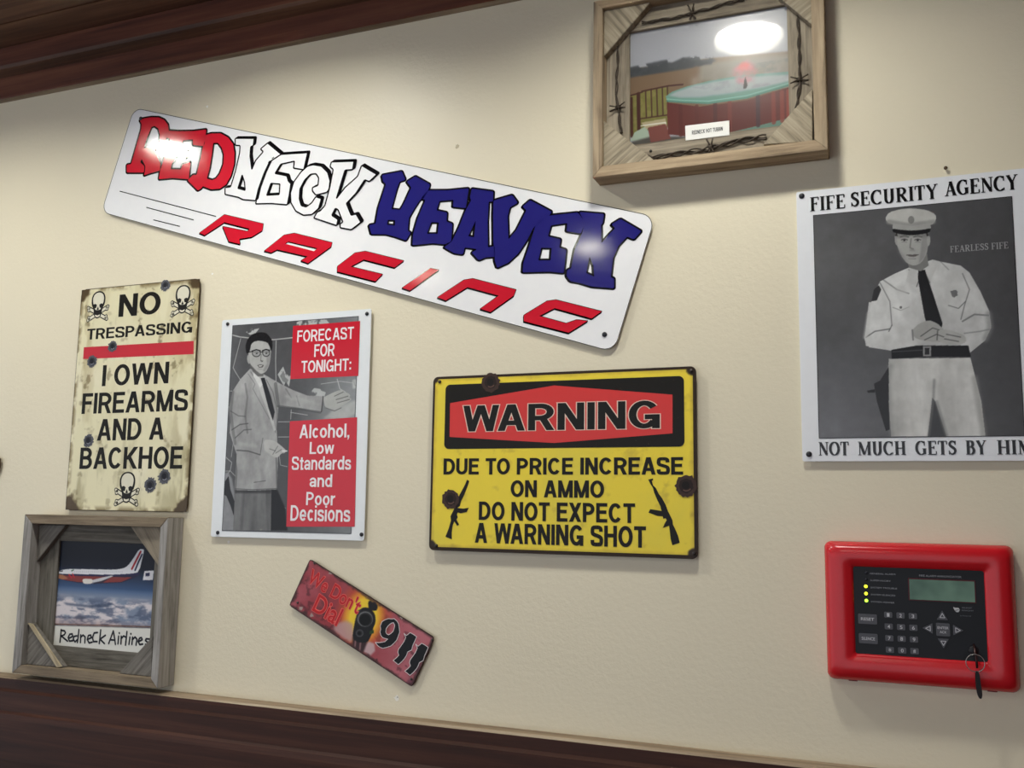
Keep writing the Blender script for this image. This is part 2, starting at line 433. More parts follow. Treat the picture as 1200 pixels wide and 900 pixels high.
TWOOD = stained_wood('brown_beam_wood', (70, 36, 25), (98, 54, 38), (122, 76, 54))
CAULK = stained_wood('worn_edge_wood', (100, 82, 64), (146, 128, 106), (186, 172, 150))
XL, XR, YB = -4.6, .62, -4.2
Z_TRIM = CAMZ - .3475; Z_LIP = CAMZ + .8875; Z_CEIL = CAMZ + .985
wallo = structure(from_bm('wall_back', box_bm(XL, XR, .12, 0, 0, Z_CEIL+.1), WALL))
structure(from_bm('floor', box_bm(XL, XR, .12, YB, -.05, 0), stained_wood('floor_boards', (70, 48, 32), (98, 70, 48), (120, 90, 64))))
def ceiling():
    bm = bmesh.new(); y = 0.0; i = 0
    while y > YB:
        prism_bm([(XL, Z_CEIL), (XR, Z_CEIL), (XR, Z_CEIL+.03), (XL, Z_CEIL+.03)], y, y-.128, bm=bm); y -= .132; i += 1
    prism_bm([(XL, Z_CEIL+.012), (XR, Z_CEIL+.012), (XR, Z_CEIL+.06), (XL, Z_CEIL+.06)], 0, YB, bm=bm)
    return structure(from_bm('ceiling', bm, CWOOD))
ceiling()
structure(from_bm('wall_right_added', box_bm(XR, XR+.1, .12, YB, 0, Z_CEIL+.1), stained_wood('added_wall_wood', (70, 36, 25), (98, 54, 38), (122, 76, 54), 1)))  # unseen side wall, added to block room fill and darken the right end
def moulding(name, prof, mats, mi):
    """profile (y, z) run along the wall"""
    n = len(prof); v = [(XL, y, z) for y, z in prof]+[(XR, y, z) for y, z in prof]
    f = [(i, (i+1) % n, n+(i+1) % n, n+i) for i in range(n)]
    f += [tuple(range(n))[::-1], tuple(range(n, 2*n))]
    return structure(mesh_pd(name, v, f, mats, mi=mi+[0, 0]))
zt = Z_TRIM
moulding('trim_1', [(.0, zt), (-.030, zt), (-.033, zt-.003), (-.033, zt-.022), (-.041, zt-.026), (-.041, zt-.062), (-.047, zt-.066),
                    (-.050, zt-.076), (-.050, zt-.150), (-.020, zt-.156), (-.020, zt-.160), (0, zt-.160)],
         [DWOOD, CAULK], [1, 1] + [0]*10)
zl = Z_LIP
moulding('trim_2', [(0, zl), (-.016, zl), (-.018, zl+.002), (-.022, zl+.046), (-.046, zl+.052), (-.050, zl+.058), (-.054, Z_CEIL-.001), (0, Z_CEIL-.001)],
         [TWOOD, CAULK, CWOOD], [1, 0, 0, 2, 2, 0, 0, 0])
structure(from_bm('trim_3', box_bm(XL, XR, 0, -.016, 0, zt-.160), DWOOD))       # panelled wainscot below the rail
def speck(px, py, r, rgb, seed):
    x, z = wall_xz(px, py); f = Flat().poly(blob(x, z, r, 14, .35, seed), ink(rgb, .7), -.0004); f.build('plaster_patch', wallo)
for a in ((243, 125, .003, (250, 248, 240), 1), (249, 321, .0025, (250, 248, 240), 2), (465, 818, .005, (250, 248, 240), 3),
          (466, 817, .0014, (70, 55, 40), 4), (536, 172, .004, (190, 180, 150), 5), (268, 635, .003, (245, 240, 230), 6)): speck(*a)
nx, nz = wall_xz(1108, 198)
nl = lathe_y('nail', [(.0011, .002), (.0011, -.004), (.0026, -.004), (.0026, -.0052), (.0008, -.0056)], nx, nz, ink((90, 70, 45), .4, .5), None, 12)
nl['label'] = 'tiny bare nail head in the wall above the guard poster'; nl['category'] = 'nail'

# ------------------------------------------------------------------ ceiling downlights (seen as reflections in the signs)
def downlight(x, y, strength, label):
    z = Z_CEIL
    t = bpy.data.objects.new('ceiling_downlight', None); COL.objects.link(t); t.location = (x, y, z)
    t['label'] = label; t['category'] = 'ceiling light'; t['group'] = 'round downlights on the wooden ceiling'
    n = 40
    def ring(prof, name, mt):
        v = [(r*math.cos(2*math.pi*k/n), r*math.sin(2*math.pi*k/n), h) for r, h in prof for k in range(n)]
        f = [(i*n+k, i*n+(k+1) % n, (i+1)*n+(k+1) % n, (i+1)*n+k) for i in range(len(prof)-1) for k in range(n)]
        return mesh_pd(name, v, f, mt, t, True)
    ring([(.0745, 0), (.0745, -CAN), (.0715, -CAN-.003), (.0675, -CAN), (.0665, -.004), (.0665, 0)], 'can', ink((226, 224, 218), .5))
    v = [(.0662*math.cos(2*math.pi*k/n), .0662*math.sin(2*math.pi*k/n), -.006) for k in range(n)]
    mesh_pd('lens', v, [tuple(range(n))[::-1]], emit((255, 253, 243), strength), t)
CAN = .037
NAMES = ['ceiling downlight mirrored brightly in the glossy hot tub picture', 'ceiling downlight above the middle of the long tilted racing sign',
         'ceiling downlight mirrored at the left end of the long tilted racing sign']
for (x, y, k), lb in zip(LAMPS, NAMES): downlight(x, y, LAMP_NEAR*k, lb)
for (x, y, k), lb in zip([(-.23, -2.2, .8), (-1.02, -1.80, .5), (-1.78, -2.0, 1.1)],
      ['far ceiling downlight faintly mirrored in the dark guard poster', 'far ceiling downlight faintly mirrored on the last blue letter of the racing sign',
       'far ceiling downlight faintly mirrored beside the red letter I of the racing sign']): downlight(x, y, LAMP_FAR*k, lb)

S_ = DIST
GROUP = 'metal signs screwed to the cream wall'
def sheet(t, w, h, r, y0, y1, mt, name='panel'):
    """thin pressed metal sheet with rounded corners"""
    return from_bm(name, prism_bm(rrect(-w/2, -h/2, w/2, h/2, r), y0, y1, .0004), mt, t.o)

# ------------------------------------------------------------------ long tilted racing sign
def racing_sign():
    t = Thing('metal_sign', 'long white tilted metal sign with red, white and blue lettering', 'sign', -.6394*S_, CAMZ+.3648*S_, -.3046, GROUP)
    W_, H_ = .7937*S_, .1567*S_
    G = dict(rough=.10, spec=.6)
    white = ink((250, 251, 255), **G); black = ink((14, 14, 18), **G)
    red = ink((214, 28, 50), **G); blue = ink((36, 34, 120), **G); edge = ink((60, 58, 52), .4)
    sheet(t, W_, H_, .022, -.0045, -.0062, white)
    rim = Flat(); rim.stroke(rrect(-W_/2+.0005, -H_/2+.0005, W_/2-.0005, H_/2-.0005, .0215), .0012, edge, -.00645, True); rim.build('edge_line', t.o)
    t.d = .0065; y = -.0066; px = DIST/FPX*1.05
    def letter(pts, holes, fill, ow=.0028, sh=(0, 0), shc=None, over=0):
        P = smooth_closed(pts, 1, .0014); Hs = [smooth_closed(h, 1, .0010) for h in holes]; f = Flat()
        if shc:
            for k in (.35, .7, 1.0):
                o = [(a+sh[0]*k, b+sh[1]*k) for a, b in P]; yz = y-.00002*k-.00004*over-(.00015 if over else 0); ho = [[(a+sh[0]*k, b+sh[1]*k) for a, b in h] for h in Hs]
                f.poly(o, black, yz, ho); f.stroke(o, ow, black, yz, True)
                for h in ho: f.stroke(h, ow, black, yz, True)
        for q in [P]+Hs: f.stroke(q, ow if over else ow*2.6, black, y-.0003-.00004*over if over else y-.0001, True)
        f.poly(P, fill, y-.0002-.00004*over, Hs)
        return f.build('letter', t.o)
    t.view(140, 130, .125)
    R = [(190,85),(225,72),(300,60),(370,62),(420,85),(455,130),(464,190),(445,250),(410,310),(370,345),(335,365),(345,420),(385,490),(380,560),(300,580),(230,605),(240,570),(245,520),(210,450),(195,480),(235,520),(230,577),(70,577),(70,505),(110,500),(150,360),(205,170),(208,120)]
    letter(t.cs(R), [t.cs([(300,150),(330,140),(365,165),(380,220),(375,290),(350,330),(300,345),(230,350),(245,290),(280,200)])], red)
    Ee = [(450,185),(560,192),(690,190),(815,175),(805,260),(788,330),(690,318),(690,265),(600,275),(560,350),(645,375),(630,440),(535,430),(490,500),(480,548),(575,550),(595,500),(665,480),(650,640),(500,628),(370,640),(380,570),(420,440),(450,330),(475,262),(445,250)]
    letter(t.cs(Ee), [], red)
    D = [(800,230),(860,212),(950,212),(1020,250),(1065,310),(1080,400),(1075,500),(1045,610),(1000,690),(940,730),(860,735),(780,705),(770,725),(735,745),(640,650),(690,600),(725,600),(760,450),(785,330),(800,310)]
    letter(t.cs(D), [t.cs([(880,300),(925,298),(960,345),(980,410),(975,500),(940,590),(905,635),(870,650),(820,635),(845,540),(865,420)])], red)
    t.view(255, 150, .1625)
    sh = (.0042, .0038)
    letter(t.cs([(128,75),(265,75),(258,128),(240,135),(235,200),(248,300),(275,235),(330,172),(310,152),(362,108),(460,190),(375,245),(335,330),(295,440),(275,525),(182,517),(150,500),(55,480),(55,430),(95,425),(130,310),(160,180),(163,128),(128,125)]),
           [t.cs([(178,340),(148,435),(200,450),(195,390)])], white, .0028, sh, black, 4)
    letter(t.cs([(400,215),(460,190),(650,178),(622,302),(548,290),(555,240),(455,262),(415,328),(500,345),(512,385),(530,400),(518,480),(503,555),(390,545),(275,548),(290,480),(330,360),(370,245)]),
           [t.cs([(385,400),(450,405),(445,480),(355,485)])], white, .0028, sh, black, 1)
    letter(t.cs([(690,265),(750,275),(795,320),(812,380),(805,440),(790,465),(710,485),(685,455),(685,430),(725,415),(730,360),(710,330),(670,335),(630,375),(595,440),(590,510),(605,560),(640,570),(680,540),(710,495),(750,510),(730,580),(680,625),(620,630),(565,600),(530,540),(527,470),(550,390),(600,320),(650,275)]), [], white, .0028, sh, black, 5)
    letter(t.cs([(822,245),(985,240),(975,302),(920,305),(885,420),(858,510),(920,430),(1010,350),(1040,270),(1150,335),(1095,388),(1062,375),(1000,470),(930,545),(965,630),(1000,620),(1035,680),(965,735),(885,720),(885,690),(905,680),(870,590),(850,580),(825,630),(870,660),(860,705),(695,650),(720,605),(740,600),(775,560),(810,430),(835,300),(812,280)]), [], white, .0028, sh, black, 8)
    t.view(425, 195, .1375)
    sh2 = (-.0026, -.0016)
    letter(t.cs([(165,75),(335,42),(365,115),(315,130),(290,200),(245,365),(320,372),(360,300),(415,180),(378,130),(450,85),(575,155),(560,205),(520,270),(490,285),(440,360),(395,440),(385,550),(410,565),(370,632),(280,600),(200,578),(75,578),(55,500),(110,490),(135,350),(200,150),(175,130)]),
           [t.cs([(215,455),(278,458),(275,505),(210,498)])], blue, .0024, sh2, black)
    letter(t.cs([(560,205),(720,205),(905,188),(880,355),(770,345),(775,285),(655,295),(630,375),(720,395),(715,470),(765,490),(755,640),(700,665),(600,655),(425,672),(430,580),(470,440),(535,290),(500,270)]),
           [t.cs([(585,475),(650,478),(640,575),(548,575)])], blue, .0024, sh2, black)
    letter(t.cs([(930,190),(1115,215),(1110,300),(1075,300),(1065,480),(1068,690),(1125,680),(1130,770),(1050,775),(990,800),(930,735),(975,705),(870,690),(855,750),(780,740),(695,690),(760,640),(820,520),(880,370),(925,290),(915,265)]),
           [t.cs([(965,460),(900,595),(950,605)])], blue, .0024, sh2, black)
    t.view(560, 215, .175)
    letter(t.cs([(105,115),(230,78),(268,130),(215,160),(200,220),(205,375),(260,310),(325,180),(300,155),(350,112),(495,190),(480,215),(400,270),(370,300),(330,380),(270,470),(205,530),(130,565),(115,520),(105,400),(103,200)]), [], blue, .0024, sh2, black)
    letter(t.cs([(480,215),(670,195),(720,260),(690,335),(595,320),(600,265),(490,280),(470,355),(555,375),(545,430),(592,445),(575,600),(480,590),(300,595),(305,530),(340,430),(385,285),(400,265)]),
           [t.cs([(425,430),(495,432),(488,515),(405,515)])], blue, .0024, sh2, black)
    letter(t.cs([(680,192),(845,205),(835,270),(825,275),(828,400),(880,340),(920,300),(895,275),(955,238),(1095,320),(1045,375),(1000,355),(940,420),(905,500),(890,630),(912,635),(912,702),(760,690),(680,665),(620,655),(595,620),(598,580),(625,570),(650,440),(700,330),(715,260)]),
           [t.cs([(748,490),(725,600),(780,625),(775,550)])], blue, .0024, sh2, black)
    def block(pts, holes=()):
        f = Flat(); o = [(a, b-.0022) for a, b in pts]; ho = [[(a, b-.0022) for a, b in h] for h in holes]
        f.poly(o, black, y, ho); f.stroke(o, .0018, black, y, True); f.stroke(pts, .0022, black, y, True)
        f.poly(pts, red, y-.0002, holes); f.build('letter', t.o)
    t.view(225, 240, .2)
    block(t.cs([(45,165),(190,58),(418,112),(412,150),(350,188),(278,200),(282,230),(217,215),(181,128),(325,156),(338,140),(190,103),(75,178)]))
    block(t.cs([(425,270),(540,178),(600,167),(820,222),(815,245),(680,342),(640,327),(678,303),(500,262),(465,280)]), [t.cs([(565,215),(735,255),(715,272),(545,228)])])
    t.view(380, 290, .3)
    block(t.cs([(52,74),(120,22),(160,15),(310,52),(275,78),(155,47),(103,75),(227,105),(200,132),(52,94)]))
    block(t.cs([(305,158),(415,82),(447,88),(335,168)]))
    block(t.cs([(443,195),(545,128),(580,122),(748,165),(740,188),(650,252),(610,240),(682,188),(560,155),(475,207)]))
    block(t.cs([(780,265),(870,210),(905,205),(1083,250),(1045,277),(900,237),(840,268),(945,297),(985,283),(1028,287),(955,333),(780,288)]))
    t.view(110, 120, .29167)
    for a, b in (((105,357),(490,458)), ((212,422),(400,472)), ((240,472),(345,498))):
        Flat().stroke(t.cs([a, b]), .0018, black, y).build('speed_line', t.o)
    t.d = .0065
    for p in ((708.5, 392), (165, 139)): screw(*t.at(*p), -.0062, t.o, .0042)
racing_sign()

# ------------------------------------------------------------------ skull emblem shared by the old cream sign
def skull(t, u, v, h, y):
    k = ink((24, 22, 18), .4); wht = ink((226, 222, 202), .4)
    f = Flat(); q = lambda pts: [(u+a*h, v+b*h) for a, b in pts]
    for sx in (-1, 1):
        for sy, zz in ((1, .0), (-1, .0)):
            a = (sx*.37, -.22+sy*.14); b = (-sx*.37, -.22-sy*.14)
        A, B = (sx*.36, -.06), (-sx*.34, -.40)
        for wd, mt, yy in ((.15, k, 0), (.085, wht, -.0001)):
            f.stroke(q([A, B]), wd*h, mt, y+yy)
            for (cx, cz), s in ((A, 1), (B, -1)):
                for o in ((.05*sx*s, .035), (.02*sx*s, -.05)) if s == 1 else ((-.05*sx, -.035), (-.02*sx, .05)):
                    f.stroke(q([(cx, cz), (cx+o[0], cz+o[1])]), wd*h*.9, mt, y+yy)
    dome = [(0,.5),(.13,.48),(.24,.40),(.29,.27),(.285,.12),(.25,.02),(.2,-.05),(.17,-.16),(.15,-.3),(.08,-.38),(0,-.4)]
    out = dome + [(-a, b) for a, b in dome[-2:0:-1]]
    f.poly(q(smooth_closed(out)), k, y-.0002)
    inn = [(a*.80, b*.85+.03) for a, b in [(0,.5),(.13,.48),(.24,.40),(.29,.27),(.27,.12),(.23,.02),(.19,-.05),(.15,-.13),(.12,-.17),(.0,-.19)]]
    f.poly(q(smooth_closed(inn + [(-a, b) for a, b in inn[-2:0:-1]])), wht, y-.0003)
    jaw = [(.1,-.27),(.09,-.33),(.0,-.36),(-.09,-.33),(-.1,-.27),(0,-.3)]
    f.poly(q(jaw), wht, y-.0003)
    for sx in (-1, 1): f.poly(q([(sx*a, b) for a, b in [(.05,.05),(.12,.09),(.19,.07),(.2,0),(.14,-.06),(.07,-.05)]]), k, y-.0004)
    f.poly(q([(0,.0),(.045,-.1),(.02,-.13),(0,-.11),(-.02,-.13),(-.045,-.1)]), k, y-.0004)
    for a in (-.06, 0, .06): f.stroke(q([(a,-.17),(a,-.23)]), .02*h, k, y-.0004)
    return f.build('skull_emblem', t.o)
def bullet(t, u, v, r, y, rim=(88, 90, 98), hole=(24, 24, 34), seed=0, spikes=.3):
    f = Flat(); f.poly(blob(u, v, r, 30, spikes*.6, seed), ink(rim, .45), y)
    f.poly(blob(u, v, r*.66, 22, .1, seed+1), ink([c*.62 for c in rim], .45), y-.0001)
    f.poly(circle(u-r*.04, v+r*.05, r*.36, 16), ink(hole, .5), y-.0002)
    f.poly([(u+r*.4*math.cos(a), v+r*.4*math.sin(a)) for a in np.linspace(-2.2, -.6, 8)]+[(u+r*.52*math.cos(a), v+r*.52*math.sin(a)) for a in np.linspace(-.6, -2.2, 8)], ink([min(255, c*1.5) for c in rim], .4), y-.0002)
    return f.build('bullet_hole', t.o)

# ------------------------------------------------------------------ old cream sign with skulls
def trespass_sign():
    t = Thing('metal_sign', 'tall weathered cream metal sign with three skulls and a red bar', 'sign', -.9623*S_, CAMZ+.1428*S_, .002, GROUP)
    W_, H_ = .2106*S_, .3112*S_; t.d = .0065; y = -.0066
    brown = ink((62, 48, 26), .5)
    sheet(t, W_, H_, .014, -.0045, -.0062, brown)
    e = .0012
    C = Canvas(-W_/2+e, -H_/2+e, W_/2-e, H_/2-e, .0015).fill((232, 226, 190))
    n = C.fbm(.09, 5, 11); n2 = C.fbm(.05, 6, 12, (1.6, .45)); n3 = C.fbm(.018, 4, 13)
    ex = np.minimum(C.U-C.u0, C.u1-C.U)/W_; ez = np.minimum(C.V-C.v0, C.v1-C.V)/H_
    C.put(np.clip((n-.5)*5, 0, 1), (238, 232, 204), .7)
    C.put(np.clip((n2-.54)*7, 0, 1)*np.clip(1.15-ex*5, .25, 1), (156, 138, 88), .5)
    C.put(np.clip((n3-.62)*9, 0, 1)*np.clip((n2-.4)*4, 0, 1), (88, 72, 40), .5)
    C.put(np.clip((.035-ex)/.035, 0, 1)*np.clip((n3-.38)*5, 0, 1), (92, 72, 34), .8)
    C.put(np.clip((.022-ez)/.022, 0, 1)*np.clip((n3-.35)*5, 0, 1), (92, 72, 34), .7)
    C.put(np.clip((n2-.48)*5, 0, 1)*np.clip((-.04-C.V)/.1, 0, 1), (164, 158, 124), .45)
    for sx in (-1, 1):
        for sz in (-1, 1):
            d = np.hypot(C.U-sx*W_/2, C.V-sz*H_/2); k = .030 if sz > 0 else .034
            C.put(np.clip((k-d+(n3-.5)*.02)/.006, 0, 1), (70, 52, 26), .92)
    m = C.mask_poly(rrect(C.u0, C.v0, C.u1, C.v1, .0125)); C.put(1-m, (62, 48, 26))
    C.build('printed_face', print_mat('aged_sign_print', .32, .4), -.0065, t.o)
    k = ink((24, 22, 17), .35, .2, ((120, 108, 78), .72)); t.view(70, 320, .322)
    Flat().poly(t.cs([(88,270),(488,247),(487,295),(85,313)]), ink((196, 28, 46), .35, .5, ((150, 60, 50), .70)), y).build('red_bar', t.o)
    for s, bl, tr, bo in (('NO', (213,160), (370,65), .022), ('TRESPASSING', (98,243), (484,175), .016), ('I OWN', (153,412), (400,322), .018),
                      ('FIREARMS', (79,513), (470,422), .018), ('AND A', (135,610), (383,525), .018), ('BACKHOE', (71,713), (450,630), .018)):
        put_sans(s, t.c(*bl), t.c(*tr), y, k, t.o, .185, .075)
    for (cx, cy), h in (((140,121), .064), ((448,101), .064), ((245,786), .068)):
        u, v = t.c(cx, cy); skull(t, u, v, h, y)
    for i, (cx, cy, r) in enumerate(((385,45,18),(193,267,19),(118,322,20),(105,610,21),(382,740,23),(330,773,23))):
        u, v = t.c(cx, cy); bullet(t, u, v, r*.00066, y-.0005, seed=i*7)
trespass_sign()

# ------------------------------------------------------------------ forecast poster sign
def forecast_sign():
    t = Thing('metal_sign', 'white-edged metal sign of a suited man at a weather map with red text boxes', 'sign', -.7047*S_, CAMZ+.0987*S_, .004, GROUP)
    W_, H_ = .2255*S_, .2815*S_; t.d = .0065; y = -.0068
    sheet(t, W_, H_, .004, -.0045, -.0062, ink((238, 243, 247), .16, .6))
    t.view(240, 355, .3167)
    a, b = t.c(57, 842), t.c(592, 48); hw = (t.c(580,447)[0]-t.c(75,447)[0])/2
    C = Canvas(-.1385, a[1], .1385, b[1], .0009).fill((84, 85, 88))
    P = t.cs
    C.put(np.clip((C.U+.0)/.14, 0, 1)**1.3, (150, 156, 160), .8)
    C.put(np.clip((.135-np.hypot(C.U-.14, C.V+.02))/.135, 0, 1), (184, 188, 190), .7)
    C.put(np.clip((-.105-C.U)/.035, 0, 1), (112, 114, 118), .5)
    px = .00046/.322*.3167
    wl = (214, 216, 216)
    for ln, ww in (([(88,115),(130,126),(190,132),(255,136),(330,128)], 4), ([(133,132),(118,190),(105,240),(115,258),(135,290)], 2.6), ([(264,140),(262,215),(264,300)], 3),
                   ([(80,325),(102,326)], 2), ([(75,385),(100,385)], 2), ([(272,440),(320,440)], 2.2), ([(272,496),(312,496)], 2.2), ([(320,395),(318,430)], 2.2), ([(318,405),(380,415)],2.2),
                   ([(275,560),(280,600),(305,606)], 2), ([(255,690),(280,730),(285,750),(300,760)], 2), ([(62,545),(82,575),(100,590),(95,618),(80,640)], 2.5),
                   ([(60,622),(95,622),(112,640)], 2), ([(105,520),(98,570)], 2), ([(490,282),(500,318),(520,330)], 3), ([(430,300),(500,290),(580,300)], 2)):
        C.line(P(ln), ww*.00045, wl, 0, .85)
    for pts in ([(152,108),(172,92),(180,98),(202,94),(188,112),(168,118)], [(340,72),(360,62),(450,62),(465,80),(340,85)],
                [(392,330),(405,315),(425,318),(448,332),(440,352),(400,350)], [(270,265),(290,235),(300,262),(318,270),(312,310),(300,290),(292,308),(280,285)]):
        C.put(C.mask_poly(P(pts))*np.clip((C.fbm(.008, 3, len(pts)+int(pts[0][0]))-.3)*6, 0, 1), (206, 210, 210), .85)
    C.poly(P([(278,270),(292,250),(298,275),(310,285),(304,298),(288,290)]), (110, 112, 114), 1, .7)
    C.poly(P([(545,285),(572,280),(575,312),(548,318)]), (205, 208, 208), 2, .8); C.line(P([(552,292),(556,306),(566,304),(566,292)]), .0012, (150,152,154), 0, .8)
    C.poly(P([(470,400),(510,378),(560,360),(575,400),(520,430),(440,428)]), (206, 208, 206), 3, .6)
    C.poly(P([(62,640),(85,625),(100,650),(110,700),(112,842),(57,842)]), (150, 152, 156), 2, .9)
    C.poly(P([(70,668),(88,640),(95,690),(112,740),(118,780),(108,790),(95,750),(80,715),(68,708)]), (42, 43, 46), 1)
    # trousers, jacket, arms
    C.poly(P([(245,690),(268,690),(298,760),(306,842),(243,842)]), (30, 30, 33), 2)
    C.poly(P([(112,690),(246,690),(244,842),(105,842)]), (112, 113, 114), 1)
    C.poly(P([(225,692),(246,692),(244,842),(230,842)]), (88, 89, 90), 2, .7); C.poly(P([(140,700),(150,700),(140,842),(128,842)]), (84, 84, 86), 3, .6)
    C.poly(P([(112,690),(246,690),(246,704),(112,704)]), (50, 50, 52), 2, .8)
    J = [(168,243),(132,282),(102,328),(90,390),(95,440),(92,480),(108,530),(118,560),(110,692),(180,694),(268,690),(271,560),(266,470),(273,384),(350,390),(428,406),(441,345),(380,343),(325,322),(282,300),(250,282),(215,262)]
    C.poly(P(J), (164, 165, 166), 0)
    C.cloth(P(J), .05, .28, 61, (1.6, .7)); C.cloth(P([(112,690),(246,690),(244,842),(105,842)]), .05, .3, 62, (2.2, .4))
    for ln, ww, al in (([(104,330),(96,400),(104,470),(112,520)], 14, .35), ([(150,300),(158,350),(150,420),(158,480)], 10, .35), ([(262,300),(272,380)], 16, .5), ([(272,382),(350,392),(428,405)], 9, .6),
                       ([(170,255),(215,330),(250,430),(262,480)], 3, .7), ([(160,262),(186,300),(178,318),(240,430)], 2.5, .55), ([(112,560),(118,620),(114,690)], 8, .5), ([(264,560),(268,690)], 8, .5),
                       ([(95,400),(125,418),(150,420)], 4, .6), ([(100,470),(130,450),(160,446)], 5, .7), ([(112,500),(145,470),(172,468)], 5, .6), ([(118,545),(160,548),(205,562)], 5, .8), ([(215,500),(205,560)], 3, .7),
                       ([(182,664),(225,658)], 3, .8), ([(112,688),(180,691),(266,687)], 4, .7), ([(300,318),(320,350)], 6, .35), ([(340,345),(350,380)], 6, .3)):
        C.line(P(ln), ww*.00045, (74, 75, 77), 1, al)
    for ln, ww in (([(128,300),(112,360)], 12), ([(125,520),(190,530)], 16), ([(190,590),(200,650)], 26), ([(300,345),(420,375)], 12), ([(205,400),(225,470)], 14)):
        C.line(P(ln), ww*.00045, (182, 184, 184), 3, .55)
    C.poly(P([(178,255),(215,262),(228,320),(262,470),(256,475),(232,400),(205,330)]), (196, 198, 198), 1)
    C.poly(P([(180,250),(205,280),(214,300),(205,315),(180,272)]), (222, 224, 224), 0); C.poly(P([(222,268),(214,285),(226,292)]), (214, 216, 216), 0)
    C.poly(P([(207,278),(222,276),(226,290),(246,350),(259,404),(252,436),(236,390),(218,320),(212,296)]), (34, 34, 38), 0)
    C.line(P([(228,284),(252,330),(268,400),(266,470)]), .0016, (96, 97, 99), 1, .8)
    # head
    C.poly(P([(168,232),(222,245),(216,272),(196,272),(178,255)]), (108, 108, 108), 1)
    C.poly(P(smooth_closed([(160,160),(175,138),(205,132),(238,142),(246,168),(243,205),(238,232),(226,256),(206,264),(185,250),(168,228),(162,196)])), (186, 187, 186), 1)
    C.poly(P([(226,180),(244,170),(242,210),(236,236),(222,256),(214,250),(230,225)]), (140, 141, 141), 2, .7)
    C.poly(P([(168,226),(190,250),(206,262),(186,254),(166,238)]), (96, 96, 97), 1, .8)
    C.poly(P(smooth_closed([(154,188),(150,160),(158,134),(178,114),(204,108),(226,110),(238,122),(250,138),(251,162),(246,182),(240,162),(232,146),(206,140),(184,142),(172,152),(168,172),(164,186)])), (28, 28, 30), 1)
    C.poly(P(smooth_closed([(157,194),(165,192),(169,218),(164,228),(157,216)])), (170, 171, 170), 0)
    for cx, cy, rx in ((191, 186, 15), (227, 185, 13)):
        C.poly(P(circle(cx, cy, rx, 18, 13)), (166, 168, 168), 0); C.poly(P(circle(cx+1, cy+1, 4, 10, 3)), (60, 60, 62), 1); C.line(P([(cx-9, cy-3), (cx, cy-6), (cx+9, cy-2)]), .0012, (90, 90, 92), 0, .8)
        e = circle(cx, cy, rx, 18, 13); C.line(P(e+[e[0]]), .0016, (30, 30, 32))
        C.line(P([(cx-rx-1, cy-8), (cx, cy-13), (cx+rx, cy-9)]), .0022, (24, 24, 26))
    C.line(P([(205,182),(215,182)]), .0016, (30,30,32)); C.line(P([(160,182),(176,180)]), .0018, (30,30,32))
    C.line(P([(209,190),(207,212),(214,216)]), .0014, (110,111,111), 1); C.poly(P([(203,214),(218,213),(213,219)]), (84,84,85), 0, .8)
    C.poly(P([(194,230),(206,227),(219,230),(214,239),(201,240)]), (96, 92, 93), 1); C.poly(P([(199,231),(213,230),(211,235),(202,236)]), (206, 206, 202), 0)
    C.line(P([(196,244),(212,245)]), .0014, (150, 150, 149), 1, .8)
    # hands
    C.poly(P(smooth_closed([(438,350),(450,344),(478,330),(500,322),(518,324),(512,332),(528,332),(540,342),(534,350),(544,356),(530,368),(512,378),(498,392),(470,398),(445,388)])), (182, 184, 182), 0)
    for ln in ([(480,345),(512,330)], [(486,358),(530,345)], [(490,370),(536,357)], [(448,388),(480,400),(505,388)]): C.line(P(ln), .0014, (86, 87, 88), 0, .85)
    C.line(P([(438,346),(432,402)]), .0022, (60, 60, 62), 0, .9)
    C.poly(P(smooth_closed([(219,506),(240,506),(262,512),(282,528),(302,546),(296,556),(284,556),(270,572),(256,572),(236,556),(218,542)])), (190, 191, 190), 0)
    for ln in ([(262,556),(284,542)], [(252,560),(270,530)], [(240,540),(262,548)]): C.line(P(ln), .0014, (96, 97, 98), 0, .8)
    C.line(P([(288,548),(304,548)]), .0022, (238, 238, 238))
    C.shade(.97+.06*(C.fbm(.01, 4, 21)-.5)*2)
    pm = print_mat('poster_print', .17, .35)
    C.build('printed_photograph', pm, -.0066, t.o)
    ln = Flat().stroke([(C.u0, C.v0), (C.u1, C.v0), (C.u1, C.v1), (C.u0, C.v1)], .0012, ink((70, 74, 80), .2), -.00672, True); ln.build('border_line', t.o)
    red = ink((206, 30, 50), .17, .55); wh = ink((246, 240, 244), .17, .55)
    for q in ([(327,85),(575,67),(568,270),(317,282)], [(315,438),(564,423),(555,828),(302,828)]):
        p = P(q); Flat().poly(p, red, y).build('text_box', t.o)
    for s, bl, tr, ref in (('FORECAST', (342,146), (553,88), None), ('FOR', (405,200), (482,149), None), ('TONIGHT:', (357,259), (543,205), None),
             ('Alcohol,', (350,509), (537,446), None), ('Low', (388,559), (480,513), None), ('Standards', (322,618), (543,566), None), ('and', (388,681), (473,634), None),
             ('Poor', (375,748), (484,700), None), ('Decisions', (317,806), (540,751), None)):
        put_sans(s, t.c(*bl), t.c(*tr), y-.0003, wh, t.o, .165, .09)
    for p in ((85,78), (600,40), (48,850), (580,857)): screw(*t.c(*p), -.0062, t.o, .0036)
forecast_sign()

